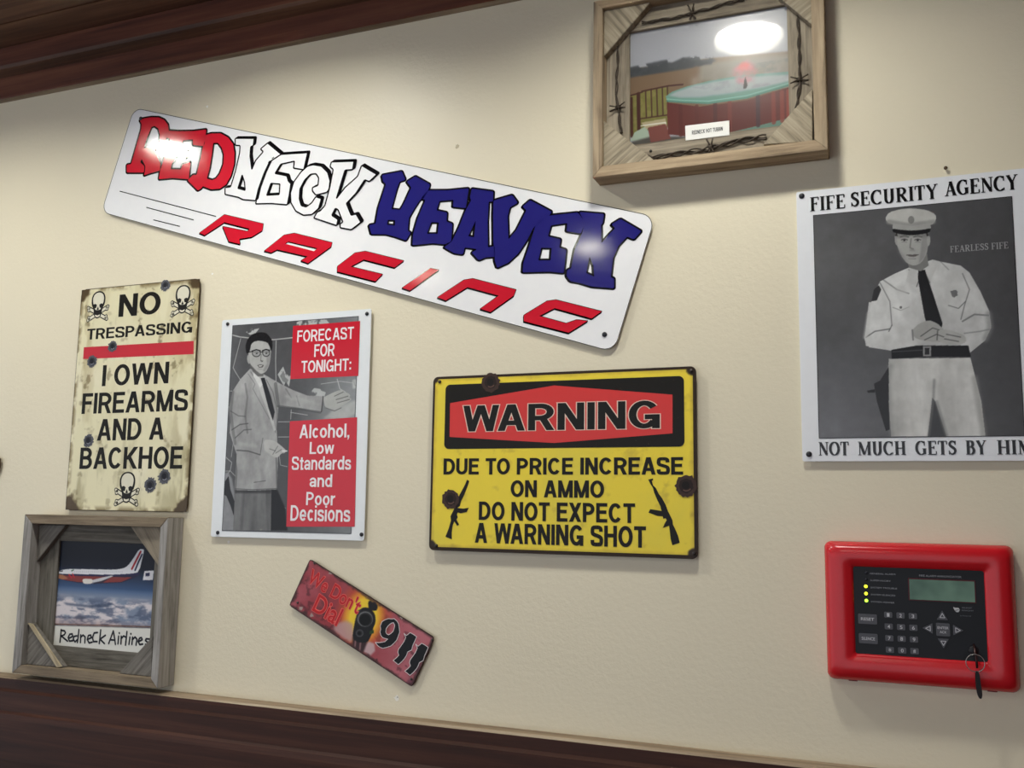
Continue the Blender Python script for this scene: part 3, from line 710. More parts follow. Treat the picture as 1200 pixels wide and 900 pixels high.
# ------------------------------------------------------------------ yellow warning sign
def warning_sign():
    t = Thing('metal_sign', 'yellow metal sign with a black and red heading and two rifle silhouettes', 'sign', -.3488*S_, CAMZ+.0511*S_, .001, GROUP)
    W_, H_ = .3099*S_, .2012*S_; t.d = .0105; y = -.0108
    sheet(t, W_, H_, .009, -.008, -.0098, ink((50, 36, 26), .45))
    t.view(495, 420, .2833); P = t.cs
    a, b = t.c(50, 787), t.c(1116, 52)
    C = Canvas(-W_/2+.0045, -H_/2+.0058, W_/2-.0052, H_/2-.0045, .0016).fill((246, 222, 66))
    n = C.fbm(.12, 5, 31); n3 = C.fbm(.02, 4, 33)
    C.put(np.clip((n-.5)*4, 0, 1), (232, 214, 76), .7); C.put(np.clip((n3-.66)*6, 0, 1), (186, 160, 60), .45)
    ex = np.minimum(np.minimum(C.U-C.u0, C.u1-C.U), np.minimum(C.V-C.v0, C.v1-C.V))
    C.put(np.clip((.006-ex+(n3-.5)*.008)/.008, 0, 1), (178, 146, 58), .55)
    for sx in (-1, 1):
        for sz in (-1, 1):
            u = C.u0 if sx < 0 else C.u1; v = C.v0 if sz < 0 else C.v1; d = np.hypot(C.U-u, C.V-v)
            C.put(np.clip((.011-d+(n3-.5)*.012)/.003, 0, 1), (50, 36, 26))
    C.build('yellow_face', print_mat('yellow_sign_print', .3, .3), -.0104, t.o)
    worn = ink((28, 25, 21), .32, .2, ((92, 86, 66), .66)); red = ink((216, 44, 40), .3, .5, ((190, 72, 40), .66)); k = ink((26, 23, 20), .32, .2)
    f = Flat(); p = P([(90,375),(1080,360),(1082,72),(92,112)]); u0, v0 = p[0]; u1, v1 = p[2]
    f.poly(rrect(u0, v0, u1, v1, .0085), worn, y); f.build('heading_block', t.o)
    hx = P([(115,185),(545,112),(1035,150),(1035,310),(545,350),(113,325)])
    Flat().poly(hx, red, y-.0002).build('red_hexagon', t.o)
    put_sans('WARNING', t.c(168,303), t.c(982,173), y-.0004, ink((236, 206, 190), .3), t.o, .19, .085, .055, 'lettering_outline')
    put_sans('WARNING', t.c(168,303), t.c(982,173), y-.0005, ink((26, 26, 24), .32, .2, ((86, 84, 66), .68)), t.o, .19)
    for s, bl, tr in (('DUE TO PRICE INCREASE', (87,480), (1078,408)), ('ON AMMO', (365,573), (752,505)), ('DO NOT EXPECT', (233,668), (880,600)), ('A WARNING SHOT', (217,762), (925,695))):
        put_sans(s, t.c(*bl), t.c(*tr), y, k, t.o, .2, .075)
    t.view(740, 540, .13333)
    Flat().poly(t.cs([(148,165),(190,155),(190,172),(178,175),(190,215),(215,240),(240,290),(270,330),(300,385),(320,440),(360,520),(365,560),(385,600),(410,660),(425,720),(360,742),(345,690),(335,600),(330,570),(305,580),(275,590),(290,555),(310,520),(300,505),(280,510),(275,488),(230,485),(150,455),(165,425),(200,430),(265,440),(255,400),(225,340),(200,280),(190,240),(165,200)]), k, y).build('rifle_silhouette', t.o)
    t.view(510, 560, .1)
    Flat().poly(t.cs([(375,20),(400,40),(375,110),(340,200),(305,270),(290,330),(262,352),(330,360),(395,350),(370,400),(300,415),(265,405),(255,430),(265,460),(250,490),(280,545),(260,565),(225,510),(205,560),(195,640),(195,720),(120,690),(160,590),(185,500),(180,450),(215,380),(250,300),(285,200),(340,100)]), k, y).build('rifle_silhouette', t.o)
    t.view(495, 420, .2833)
    for i, (cx, cy, r) in enumerate(((283,100,41),(118,582,40),(1092,527,41))):
        u, v = t.c(cx, cy); bullet(t, u, v, r*.00041, y-.0007, (66, 48, 42), (26, 20, 20), 40+i*5, .16)
    for cx, cy in ((72,97), (1112,52), (58,775), (1125,806)): screw(*t.c(cx, cy), -.0104, t.o, .003, (38, 28, 24))
warning_sign()

# ------------------------------------------------------------------ small tilted pistol plate
def dial_sign():
    t = Thing('metal_sign', 'small tilted rusty red plate with a pistol muzzle pointing out', 'sign', -.5937*S_, CAMZ-.1348*S_, -.4471, GROUP)
    W_, H_ = .1906*S_, .0632*S_; t.d = .0065; y = -.0068
    sheet(t, W_, H_, .006, -.0045, -.0062, ink((58, 38, 36), .5)); t.view(330, 640, .1889); P = t.cs
    e = .0012; C = Canvas(-W_/2+e, -H_/2+e, W_/2-e, H_/2-e, .0011).fill((156, 62, 70))
    n = C.fbm(.06, 5, 51); n2 = C.fbm(.03, 5, 52); n3 = C.fbm(.012, 4, 53)
    C.put(np.clip((n-.45)*4, 0, 1), (190, 104, 116), .6); C.put(np.clip((n2-.52)*6, 0, 1), (112, 58, 64), .7); C.put(np.clip((C.U-.02)/.09, 0, 1), (204, 128, 140), .6)
    C.put(np.clip((n3-.6)*8, 0, 1), (70, 34, 40), .55); C.put(np.clip((n2-.62)*8, 0, 1)*np.clip(C.U/.05, 0, 1), (90, 50, 70), .6)
    gu, gv = t.c(505, 440); d = np.hypot((C.U-gu), (C.V-gv)*.85)
    C.put(np.clip((.058-d)/.03, 0, 1), (232, 96, 40), .9); C.put(np.clip((.043-d)/.018, 0, 1), (250, 220, 60), .95)
    # hands, pistol
    C.poly(P([(330,480),(400,462),(440,480),(450,560),(430,600),(380,570),(320,520)]), (196, 160, 160), 3, .9)
    C.poly(P([(505,620),(540,590),(575,605),(580,650),(550,680),(500,650)]), (206, 178, 182), 2, .95)
    C.poly(P([(440,560),(545,560),(505,665),(440,630)]), (60, 40, 44), 2)
    for a, b in ((460, 590), (490, 610)): C.line(P([(a, b-20), (a-5, b+35)]), .003, (160, 118, 120), 1, .8)
    C.poly(P(smooth_closed([(535,345),(550,337),(565,350),(580,345),(600,375),(585,405),(540,392)])), (26, 24, 28), 0)
    C.poly(P(smooth_closed([(460,440),(475,400),(510,378),(550,385),(580,420),(585,470),(568,510),(556,560),(530,600),(470,598),(438,570),(448,500)])), (24, 24, 27), 0)
    for cx, cy, r, c in ((518, 452, 52, (46, 47, 50)), (518, 452, 47, (112, 114, 116)), (520, 455, 42, (34, 34, 37)), (518, 457, 34, (6, 6, 8)), (484, 540, 24, (70, 70, 74)), (484, 540, 17, (40, 40, 43)), (482, 541, 11, (6, 6, 8))):
        C.poly(P(circle(cx, cy, r, 22)), c, 0)
    C.poly(P([(470,400),(500,385),(480,430),(462,470)]), (64, 64, 68), 1, .6); C.poly(P([(548,525),(572,520),(572,540),(545,548)]), (40, 70, 30), 0)
    ed = np.minimum(np.minimum(C.U-C.u0, C.u1-C.U), np.minimum(C.V-C.v0, C.v1-C.V))
    C.put(np.clip((.005-ed+(n3-.5)*.01)/.004, 0, 1), (66, 44, 44), .8)
    for cx, cy in ((305,165),(535,300),(185,430),(120,385),(745,440)): C.poly(P(blob(cx, cy, 13, 12, .4, int(cx))), (176, 164, 156), 1, .9)
    C.put(1-C.mask_poly(rrect(C.u0, C.v0, C.u1, C.v1, .005)), (58, 38, 36))
    C.build('printed_face', print_mat('rusty_plate_print', .35, .25), -.0065, t.o)
    r1, r2 = ink((238, 106, 100), .35), ink((196, 34, 40), .35)
    t.view(340, 650, .1)
    for s, bl, tr in (("We Don't", (195,318), (861,536)), ('Dial', (255,652), (631,644))):
        A, B = t.c(*bl), t.c(*tr)
        put_text(s, (A[0]-.0009, A[1]-.0009), (B[0]+.0009, B[1]+.0009), y, r1, t.o, .04, name='lettering_outline')
        put_text(s, A, B, y-.0002, r2, t.o, .006, name='lettering')
    t.view(400, 685, .13889); k, wh = ink((18, 18, 22), .35), ink((226, 218, 220), .35)
    nine = [(345,312),(372,296),(400,287),(425,290),(448,288),(470,306),(484,330),(490,365),(494,400),(480,440),(468,470),(445,495),(420,518),(385,530),(350,538),(325,528),(308,515),(288,488),(322,490),(368,482),(392,460),(372,455),(350,448),(335,428),(328,400),(334,376),(330,350)]
    one = [(530,412),(550,430),(582,405),(610,420),(637,440),(622,475),(606,510),(594,552),(562,568),(550,600),(534,625),(510,652),(482,676),(458,656),(438,640),(466,618),(486,596),(478,570),(484,545),(508,512),(528,484),(545,445)]
    for pts, ho in ((nine, [[(380,372),(395,350),(410,335),(428,324),(442,322),(452,345),(446,372),(438,395),(420,412),(400,424),(384,415),(376,398)]]), (one, []), ([(x+98, y_+90) for x, y_ in one], [])):
        f = Flat(); q = P2 = t.cs(pts); hs = [t.cs(h) for h in ho]
        f.poly(q, k, y-.0002, hs); f.stroke(q, .0011, wh, y-.0003, True)
        for h in hs: f.stroke(h, .0011, wh, y-.0003, True)
        f.build('lettering', t.o)
    t.view(330, 640, .1889)
    for cx, cy in ((205,105), (100,350), (935,580), (805,825)): screw(*t.c(cx, cy), -.0062, t.o, .0022, (70, 60, 58))
dial_sign()

# ------------------------------------------------------------------ serif capitals for the guard poster
def serif_glyph(ch):
    """stroke list for a serif capital of height 1: (points, kind) with kind thick / thin / pen / serif"""
    S = lambda x0, x1, z: ('serif', [(x0, z), (x1, z)])
    def arc(cx, cz, rx, rz, a0, a1, n=18): return [(cx+rx*math.cos(math.radians(a0+(a1-a0)*i/n)), cz+rz*math.sin(math.radians(a0+(a1-a0)*i/n))) for i in range(n+1)]
    st = lambda x: ('thick', [(x, 0), (x, 1)])
    sv = lambda x: [S(x-.17, x+.17, 0), S(x-.17, x+.17, 1)]
    tip = lambda x, a, b: ('thin', [(x, a), (x, b)])
    G = {
     'I': (.36, [st(.18)]+sv(.18)),
     'F': (.66, [st(.18)]+sv(.18)+[('thin', [(.18,.97),(.6,.97)]), tip(.6,.97,.76), ('thin', [(.18,.52),(.46,.52)]), tip(.46,.42,.62)]),
     'E': (.70, [st(.18)]+sv(.18)+[('thin', [(.18,.97),(.6,.97)]), tip(.6,.97,.76), ('thin', [(.18,.52),(.46,.52)]), tip(.46,.42,.62), ('thin', [(.18,.03),(.63,.03)]), tip(.63,.03,.26)]),
     'L': (.66, [st(.18)]+sv(.18)+[('thin', [(.18,.03),(.6,.03)]), tip(.6,.03,.26)]),
     'T': (.70, [st(.35), S(.2,.5,0), ('thin', [(.04,.97),(.66,.97)]), tip(.045,.97,.74), tip(.655,.97,.74)]),
     'H': (.86, [st(.18), st(.68)]+sv(.18)+sv(.68)+[('thin', [(.18,.5),(.68,.5)])]),
     'N': (.84, [('thin', [(.15,0),(.15,1)]), ('thick', [(.17,.95),(.68,.06)]), ('thin', [(.7,0),(.7,1)]), S(.02,.29,0), S(.02,.17,1), S(.56,.84,1)]),
     'M': (1.04, [('thin', [(.15,0),(.15,1)]), ('thick', [(.17,.95),(.5,.06)]), ('thin', [(.5,.02),(.84,.95)]), st(.86), S(.02,.28,0), S(.02,.17,1), S(.72,1.02,0), S(.86,1.02,1)]),
     'U': (.82, [('pen', [(.18,1)]+[(.18,.35)]+arc(.4,.33,.22,.31,180,360)+[(.62,1)]), S(.02,.34,1), S(.5,.76,1)]),
     'Y': (.78, [('thick', [(.12,.98),(.39,.48)]), ('thin', [(.66,.98),(.40,.48)]), ('thick', [(.39,.5),(.39,0)]), S(.23,.55,0), S(0,.27,1), S(.52,.79,1)]),
     'A': (.80, [('thin', [(.12,.02),(.39,.98)]), ('thick', [(.40,.97),(.66,.03)]), ('thin', [(.2,.33),(.55,.33)]), S(0,.25,0), S(.5,.82,0)]),
     'R': (.80, [st(.18)]+sv(.18)+[('pen', [(.18,.97),(.36,.97)]+arc(.36,.745,.24,.225,90,-90)+[(.2,.5)]), ('thick', [(.36,.5),(.66,.04)]), S(.58,.8,0)]),
     'B': (.74, [st(.18)]+sv(.18)+[('pen', [(.18,.97),(.34,.97)]+arc(.34,.755,.2,.215,90,-90)+[(.2,.54)]), ('pen', [(.18,.54),(.36,.54)]+arc(.36,.285,.25,.255,90,-90)+[(.18,.03)])]),
     'C': (.78, [('pen', arc(.42,.5,.34,.475,52,308)), tip(.66,.66,.98), tip(.67,.05,.2)]),
     'G': (.84, [('pen', arc(.42,.5,.34,.475,52,300)+[(.64,.12)]), tip(.66,.66,.98), ('thick', [(.66,.42),(.66,.06)]), S(.5,.8,.44)]),
     'O': (.86, [('pen', arc(.43,.5,.34,.475,0,360, 28))]),
     'S': (.62, [('pens', [(.52,.76),(.47,.9),(.34,.97),(.2,.93),(.12,.82),(.13,.68),(.24,.58),(.38,.49),(.5,.38),(.52,.24),(.45,.1),(.32,.03),(.17,.07),(.08,.24)]), tip(.52,.7,.98), tip(.08,.02,.3)])}
    return G[ch]
def serif_text(word, bl, tr, y, mt, parent, T=.19, t=.07):
    x = 0; parts = []; gap = .05
    for ch in word: w_, st = serif_glyph(ch); parts.append((x, st)); x += w_+gap
    x -= gap; H = tr[1]-bl[1]; sx = (tr[0]-bl[0])/x; f = Flat(); i = f.slot(mt)
    cnt = [0]
    def ribbon(pts, wf):
        p = [Vector((a*sx, b*H)) for a, b in pts]; n = len(p); lf, rt = [], []
        for j in range(n):
            d = p[min(j+1, n-1)]-p[max(j-1, 0)]
            if d.length < 1e-9: d = Vector((0, 1))
            d.normalize(); nn = Vector((-d.y, d.x))*wf(d, j/(n-1))*H/2
            lf.append(p[j]+nn); rt.append(p[j]-nn)
        k = len(f.v); cnt[0] += 1; yl = y-1.1e-5*(cnt[0] % 6)
        for a, b in zip(lf, rt): f.v += [(bl[0]+a.x, yl, bl[1]+a.y), (bl[0]+b.x, yl, bl[1]+b.y)]
        for j in range(n-1): f.f.append((k+2*j, k+2*j+1, k+2*j+3, k+2*j+2)); f.mi.append(i)
    for ox, st in parts:
        for kind, pts in st:
            q = [(a+ox, b) for a, b in pts]
            if kind == 'thick': ribbon(q, lambda d, s: T)
            elif kind == 'thin': ribbon(q, lambda d, s: t)
            elif kind == 'serif':
                z = q[0][1]; zz = .025 if z == 0 else (.975 if z == 1 else z); ribbon([(q[0][0], zz), (q[1][0], zz)], lambda d, s: .05)
            elif kind == 'pen': ribbon(q, lambda d, s: t+(T-t)*abs(d.y)**1.3)
            else:
                qq = q
                for _ in range(2):
                    r = [qq[0]]
                    for a, b in zip(qq[:-1], qq[1:]): r += [(a[0]*.75+b[0]*.25, a[1]*.75+b[1]*.25), (a[0]*.25+b[0]*.75, a[1]*.25+b[1]*.75)]
                    qq = r+[qq[-1]]
                ribbon(qq, lambda d, s: t+(T-t)*math.sin(math.pi*s)**1.5)
    return f.build('lettering', parent)

# ------------------------------------------------------------------ guard poster sign
def guard_sign():
    x0, z1 = wall_xz(932.3, 226.8); x1_, z0 = wall_xz(942, 541); W_ = .3185; H_ = z1-z0; x0 = (x0+x1_)/2
    t = Thing('metal_sign', 'large white-bordered black-and-white metal sign of a uniformed guard in a pale cap', 'sign', x0+W_/2, (z0+z1)/2, 0, GROUP)
    t.d = .0065; y = -.0068; wht = ink((238, 241, 246), .2, .55)
    sheet(t, W_, H_, .003, -.0045, -.0062, wht)
    t.view(925, 190, .23325); P = t.cs
    u0, v1 = t.c(100, 270); v0 = t.at(958, 513.5)[1]; u0 = t.at(957, 400)[0]
    u1 = -u0-.004
    C = Canvas(u0, v0, u1, v1, .0008).fill((86, 87, 90))
    n = C.fbm(.13, 4, 71)
    C.put(np.clip((n-.4)*2.5, 0, 1), (104, 105, 108), .7); C.put(np.clip((-.02-C.V)/.16, 0, 1)*np.clip((.02-C.U)/.13, 0, 1), (136, 137, 144), .75)
    C.put(np.clip((C.U-.02)/.12, 0, 1), (70, 70, 72), .6)
    pale, mid_, dk = (208, 210, 210), (146, 148, 148), (30, 30, 32)
    A = lambda pts: [t.at(925+a*.23325, 190+b*.23325) for a, b in pts]       # upper part of the print
    B = lambda pts: [t.at(925+a*.23325, 340+b*.23325) for a, b in pts]       # lower part
    # legs, holster
    C.poly(B([(500,345),(910,340),(935,440),(965,560),(985,735),(785,735),(735,570),(722,545),(695,735),(512,735),(500,560),(495,440)]), (204, 205, 203), 1)
    C.poly(B([(718,540),(735,560),(790,735),(697,735)]), (72, 73, 76), 1)
    C.line(B([(728,450),(724,540),(700,730)]), .003, (120, 121, 121), 2, .7); C.line(B([(740,560),(790,730)]), .004, (140, 141, 140), 2, .7)
    C.line(B([(930,440),(978,730)]), .008, (146, 147, 145), 4, .6); C.line(B([(510,380),(500,450),(505,560),(515,730)]), .006, (150, 151, 150), 3, .5)
    C.line(B([(640,350),(640,500)]), .012, (196, 197, 196), 5, .5)
    C.poly(B([(425,470),(455,455),(500,385),(500,560),(505,700),(485,708),(440,560)]), (48, 48, 51), 1); C.poly(B([(390,505),(430,498),(430,515),(395,516)]), (40, 40, 43), 0)
    # torso and sleeves (plain uniform shirt)
    C.poly(A([(600,530),(530,560),(455,600),(415,690),(390,800),(378,890),(400,930),(500,945),(560,960),(905,960),(985,895),(1015,830),(1005,750),(960,650),(905,555),(860,520),(760,500),(720,490)]), pale, 1)
    C.poly(B([(378,240),(385,280),(500,298),(625,270),(640,250),(900,250),(985,235),(1015,180),(1000,100),(400,60)]), pale, 1)
    C.cloth(A([(600,530),(530,560),(455,600),(415,690),(390,800),(378,890),(400,930),(500,945),(560,960),(905,960),(985,895),(1015,830),(1005,750),(960,650),(905,555),(860,520),(760,500),(720,490)]), .05, .22, 63, (1.3, .8))
    C.cloth(B([(500,345),(910,340),(935,440),(965,560),(985,735),(785,735),(735,570),(722,545),(695,735),(512,735),(500,560),(495,440)]), .07, .2, 64, (2, .5))
    for ln, ww, al in (([(455,605),(505,700),(515,820)], 4, .6), ([(515,820),(500,850)], 4, .7), ([(385,880),(430,850),(505,838)], 5, .7), ([(470,590),(540,640),(600,660)], 5, .5),
                       ([(870,560),(905,640),(880,720),(862,790)], 4, .6), ([(870,800),(930,765),(1000,770)], 6, .6), ([(880,860),(960,850),(1005,840)], 5, .4), ([(520,730),(560,745),(600,728)], 3, .5),
                       ([(800,720),(850,735),(885,700)], 3.5, .7), ([(700,560),(720,700),(735,860)], 4, .3), ([(760,500),(800,540)], 4, .4), ([(600,540),(660,600)], 4, .5)):
        C.line(A(ln), ww*.0004, (92, 94, 95), 1, al)
    C.line(A([(1000,760),(1010,830),(985,890)]), .008, (140, 142, 142), 3, .6); C.line(A([(400,760),(382,880)]), .006, (210, 212, 212), 2, .6)
    C.line(A([(560,640),(600,780)]), .014, (204, 206, 206), 4, .5); C.line(A([(830,560),(820,650)]), .014, (202, 204, 203), 5, .5)
    # collar, tie
    C.poly(A([(640,530),(600,545),(585,600),(640,625),(662,560)]), (206, 208, 208), 1); C.poly(A([(690,530),(725,490),(745,520),(705,605),(680,570)]), (206, 208, 208), 1)
    C.line(A([(640,625),(662,562)]), .0016, (96,97,98), 0, .8); C.line(A([(705,605),(684,560)]), .0016, (96,97,98), 0, .8)
    C.poly(A([(648,545),(682,540),(692,575),(722,660),(770,810),(762,850),(700,850),(680,780),(655,640),(645,580)]), (32, 32, 35), 0)
    # belt with plain buckle, folded hands in front of it
    C.poly(B([(512,300),(640,278),(900,278),(912,335),(700,335),(515,345)]), (28, 28, 31), 1)
    C.line(B([(520,310),(690,300)]), .0014, (70, 70, 74)); C.poly(B([(672,282),(712,282),(712,332),(672,332)]), (150, 151, 152), 0); C.poly(B([(680,290),(704,290),(704,324),(680,324)]), (44, 44, 47), 0)
    C.poly(B(smooth_closed([(618,200),(650,168),(700,150),(740,165),(775,195),(800,235),(770,262),(700,258),(640,246),(622,228)])), (172, 173, 171), 0)
    C.poly(B(smooth_closed([(740,205),(790,196),(850,214),(885,232),(890,262),(850,276),(780,272),(745,250)])), (182, 183, 181), 0)
    for ln in ([(660,232),(720,190),(752,200)], [(680,250),(740,222),(775,235)], [(790,222),(860,236)], [(780,245),(850,258)], [(745,205),(742,250)]): C.line(B(ln), .0016, (88, 89, 89), 0, .8)
    C.line(B([(618,200),(622,250)]), .0022, (120, 121, 122), 1, .8)
    # plain sleeve flash and breast badge
    C.poly(A([(425,640),(450,618),(462,640),(440,695),(412,700)]), (50, 50, 53), 0); C.poly(A(blob(828, 660, 20, 12, .25, 3)), (116, 117, 118), 0); C.poly(A(circle(560, 730, 7)), (116, 117, 118), 0)
    # head: upright generic face under a plain peaked cap
    C.poly(A([(590,450),(690,450),(700,520),(660,548),(600,530)]), (128, 129, 128), 1)
    C.poly(A(smooth_closed([(530,340),(545,320),(650,310),(690,330),(700,400),(690,460),(665,505),(628,522),(590,508),(560,468),(538,410)])), (178, 179, 177), 1)
    C.poly(A([(668,340),(698,350),(698,420),(680,480),(650,512),(660,450)]), (140, 141, 140), 2, .7)
    C.poly(A(smooth_closed([(690,372),(708,370),(708,410),(694,428)])), (166, 167, 166), 0); C.poly(A(smooth_closed([(528,372),(538,370),(545,424),(532,410)])), (166, 167, 166), 0)
    for x in (578, 645):
        C.line(A([(x-20,376),(x,370),(x+20,376)]), .0018, (70,70,70), 0, .8); C.poly(A(circle(x, 393, 13, 14, 5)), (168, 169, 168), 0); C.poly(A(circle(x, 393, 6, 10, 5)), (54,54,56), 0); C.line(A([(x-15,391),(x,386),(x+15,391)]), .0014, (60,60,60), 0, .8); C.line(A([(x-12,402),(x+12,402)]), .0012, (120,121,120), 0, .6)
    C.poly(A([(534,340),(700,340),(702,378),(640,384),(612,372),(580,384),(536,380)]), (110, 111, 110), 4, .55)
    C.poly(A([(540,420),(575,470),(600,508),(580,500),(548,455)]), (136, 137, 136), 3, .6); C.poly(A([(606,436),(628,436),(634,448),(604,446)]), (138, 139, 138), 2, .7)
    C.line(A([(612,385),(606,430),(622,436)]), .0018, (120,121,120), 1, .8); C.poly(A(smooth_closed([(590,467),(606,463),(618,465),(632,462),(648,466),(632,476),(606,477)])), (118,114,113), 0); C.line(A([(590,467),(618,469),(648,466)]), .0013, (76,72,72), 0, .9); C.line(A([(600,486),(634,486)]), .0016, (130,130,129), 1, .6)
    C.poly(A([(690,335),(700,372),(690,372),(682,345)]), (52, 50, 50), 1); C.poly(A([(535,340),(545,372),(532,372)]), (52, 50, 50), 1)
    C.poly(A(smooth_closed([(500,310),(480,285),(500,252),(560,236),(620,232),(690,240),(735,262),(738,290),(715,318),(610,330)])), (196, 197, 194), 1)
    C.line(A([(500,300),(600,318),(722,300)]), .007, (150,151,149), 2, .8)
    C.poly(A([(520,308),(612,322),(708,306),(712,332),(612,346),(518,334)]), (168, 169, 167), 1); C.poly(A(smooth_closed([(516,334),(560,340),(612,344),(668,340),(712,332),(704,356),(612,370),(522,356)])), (30, 30, 32), 1)
    C.poly(A(circle(612, 290, 16, 14, 20)), (134, 135, 133), 1)
    C.shade(.97+.06*(C.fbm(.012, 4, 72)-.5)*2)
    C.build('printed_photograph', print_mat('guard_poster_print', .24, .35), -.0066, t.o)
    Flat().stroke([(C.u0, C.v0), (C.u1, C.v0), (C.u1, C.v1), (C.u0, C.v1)], .001, ink((40, 40, 42), .2), -.0067, True).build('border_line', t.o)
    k = ink((22, 22, 24), .2, .5); grey = ink((150, 152, 154), .24)
    b0 = t.at(949.5, 248)[1]; h = .0218
    for wd, a, b in (('FIFE', (105,248), (281,160)), ('SECURITY', (308,225), (743,95)), ('AGENCY', (782,172), (1145,52))):
        A_, B_ = t.c(*a), t.c(*b); serif_text(wd, A_, (B_[0], A_[1]+h), y, k, t.o)
    t.view(925, 340, .23325)
    for wd, a, b in (('NOT', 147, 300), ('MUCH', 345, 587), ('GETS', 635, 842), ('BY', 888, 992), ('HIM', 1045, 1232)):
        A_, B_ = t.c(a, 828), t.c(b, 828); serif_text(wd, (A_[0], t.c(600,828)[1]), (B_[0], t.c(600,828)[1]+.0195), y, k, t.o)
    t.view(925, 190, .23325)
    for wd, a, b in (('FEARLESS', (808,455), (1000,415)), ('FIFE', (1015,440), (1100,405))):
        A_, B_ = t.c(*a), t.c(*b); serif_text(wd, A_, (B_[0], A_[1]+.0095), y-.0002, grey, t.o, .16, .07)
    for u, v in (t.c(62, 170), (-W_/2+.0095, -H_/2+.0105), (W_/2-.0065, H_/2-.0105), (W_/2-.0065, -H_/2+.0105)): screw(u, v, -.0062, t.o, .0042)
guard_sign()

# ------------------------------------------------------------------ shadow-box frames of barn wood
def four_bars(t, o, i, y0, y1, mh, mv, name='frame_bar', bev=.0008):
    """outer corners o and inner corners i, both (TL, TR, BR, BL); mitred bars"""
    for k, mt in ((0, mh), (1, mv), (2, mh), (3, mv)):
        n = (k+1) % 4
        from_bm(name, prism_bm([o[k], o[n], i[n], i[k]], y0, y1, bev), mt, t.o)
def twisted_wire(t, a, b, y, r, parent, mt, barbs=(), amp=.0017, turns=9, wob=.003):
    paths = []
    A, B = Vector((a[0], 0, a[1])), Vector((b[0], 0, b[1])); d = B-A; nrm = Vector((-d.z, 0, d.x)).normalized()
    for ph in ((0, math.pi) if amp < .003 else (0, 2.1, 4.2)):
        p = []
        for i in range(81):
            s = i/80; th = 2*math.pi*turns*s+ph; q = A+d*s+nrm*(amp*math.cos(th+.8*math.sin(7*s+ph))+wob*math.sin(5*s+a[0]*30)); p.append((q.x, y-.003+amp*.6*math.sin(th), q.z))
        paths.append(p)
    dn = d.normalized()
    for s in barbs:
        c = A+d*s+nrm*wob*math.sin(5*s+a[0]*30)
        for k in range(3):
            cc = c+dn*(k-1)*.0016
            paths.append([(cc.x+nrm.x*.0035*math.cos(q), y-.003-.0035*math.sin(q), cc.z+nrm.z*.0035*math.cos(q)) for q in np.linspace(0, 2*math.pi, 10)])
        for sg, tl in ((1, .5), (-1, -.5), (1, -.7), (-1, .8)):
            e = c+nrm*sg*.013+dn*tl*.008; paths.append([(c.x, y-.0035, c.z), ((c.x+e.x)/2, y-.006, (c.z+e.z)/2), (e.x, y-.007, e.z)])
    return curve_tube('barbed_wire', paths, r, mt, parent)

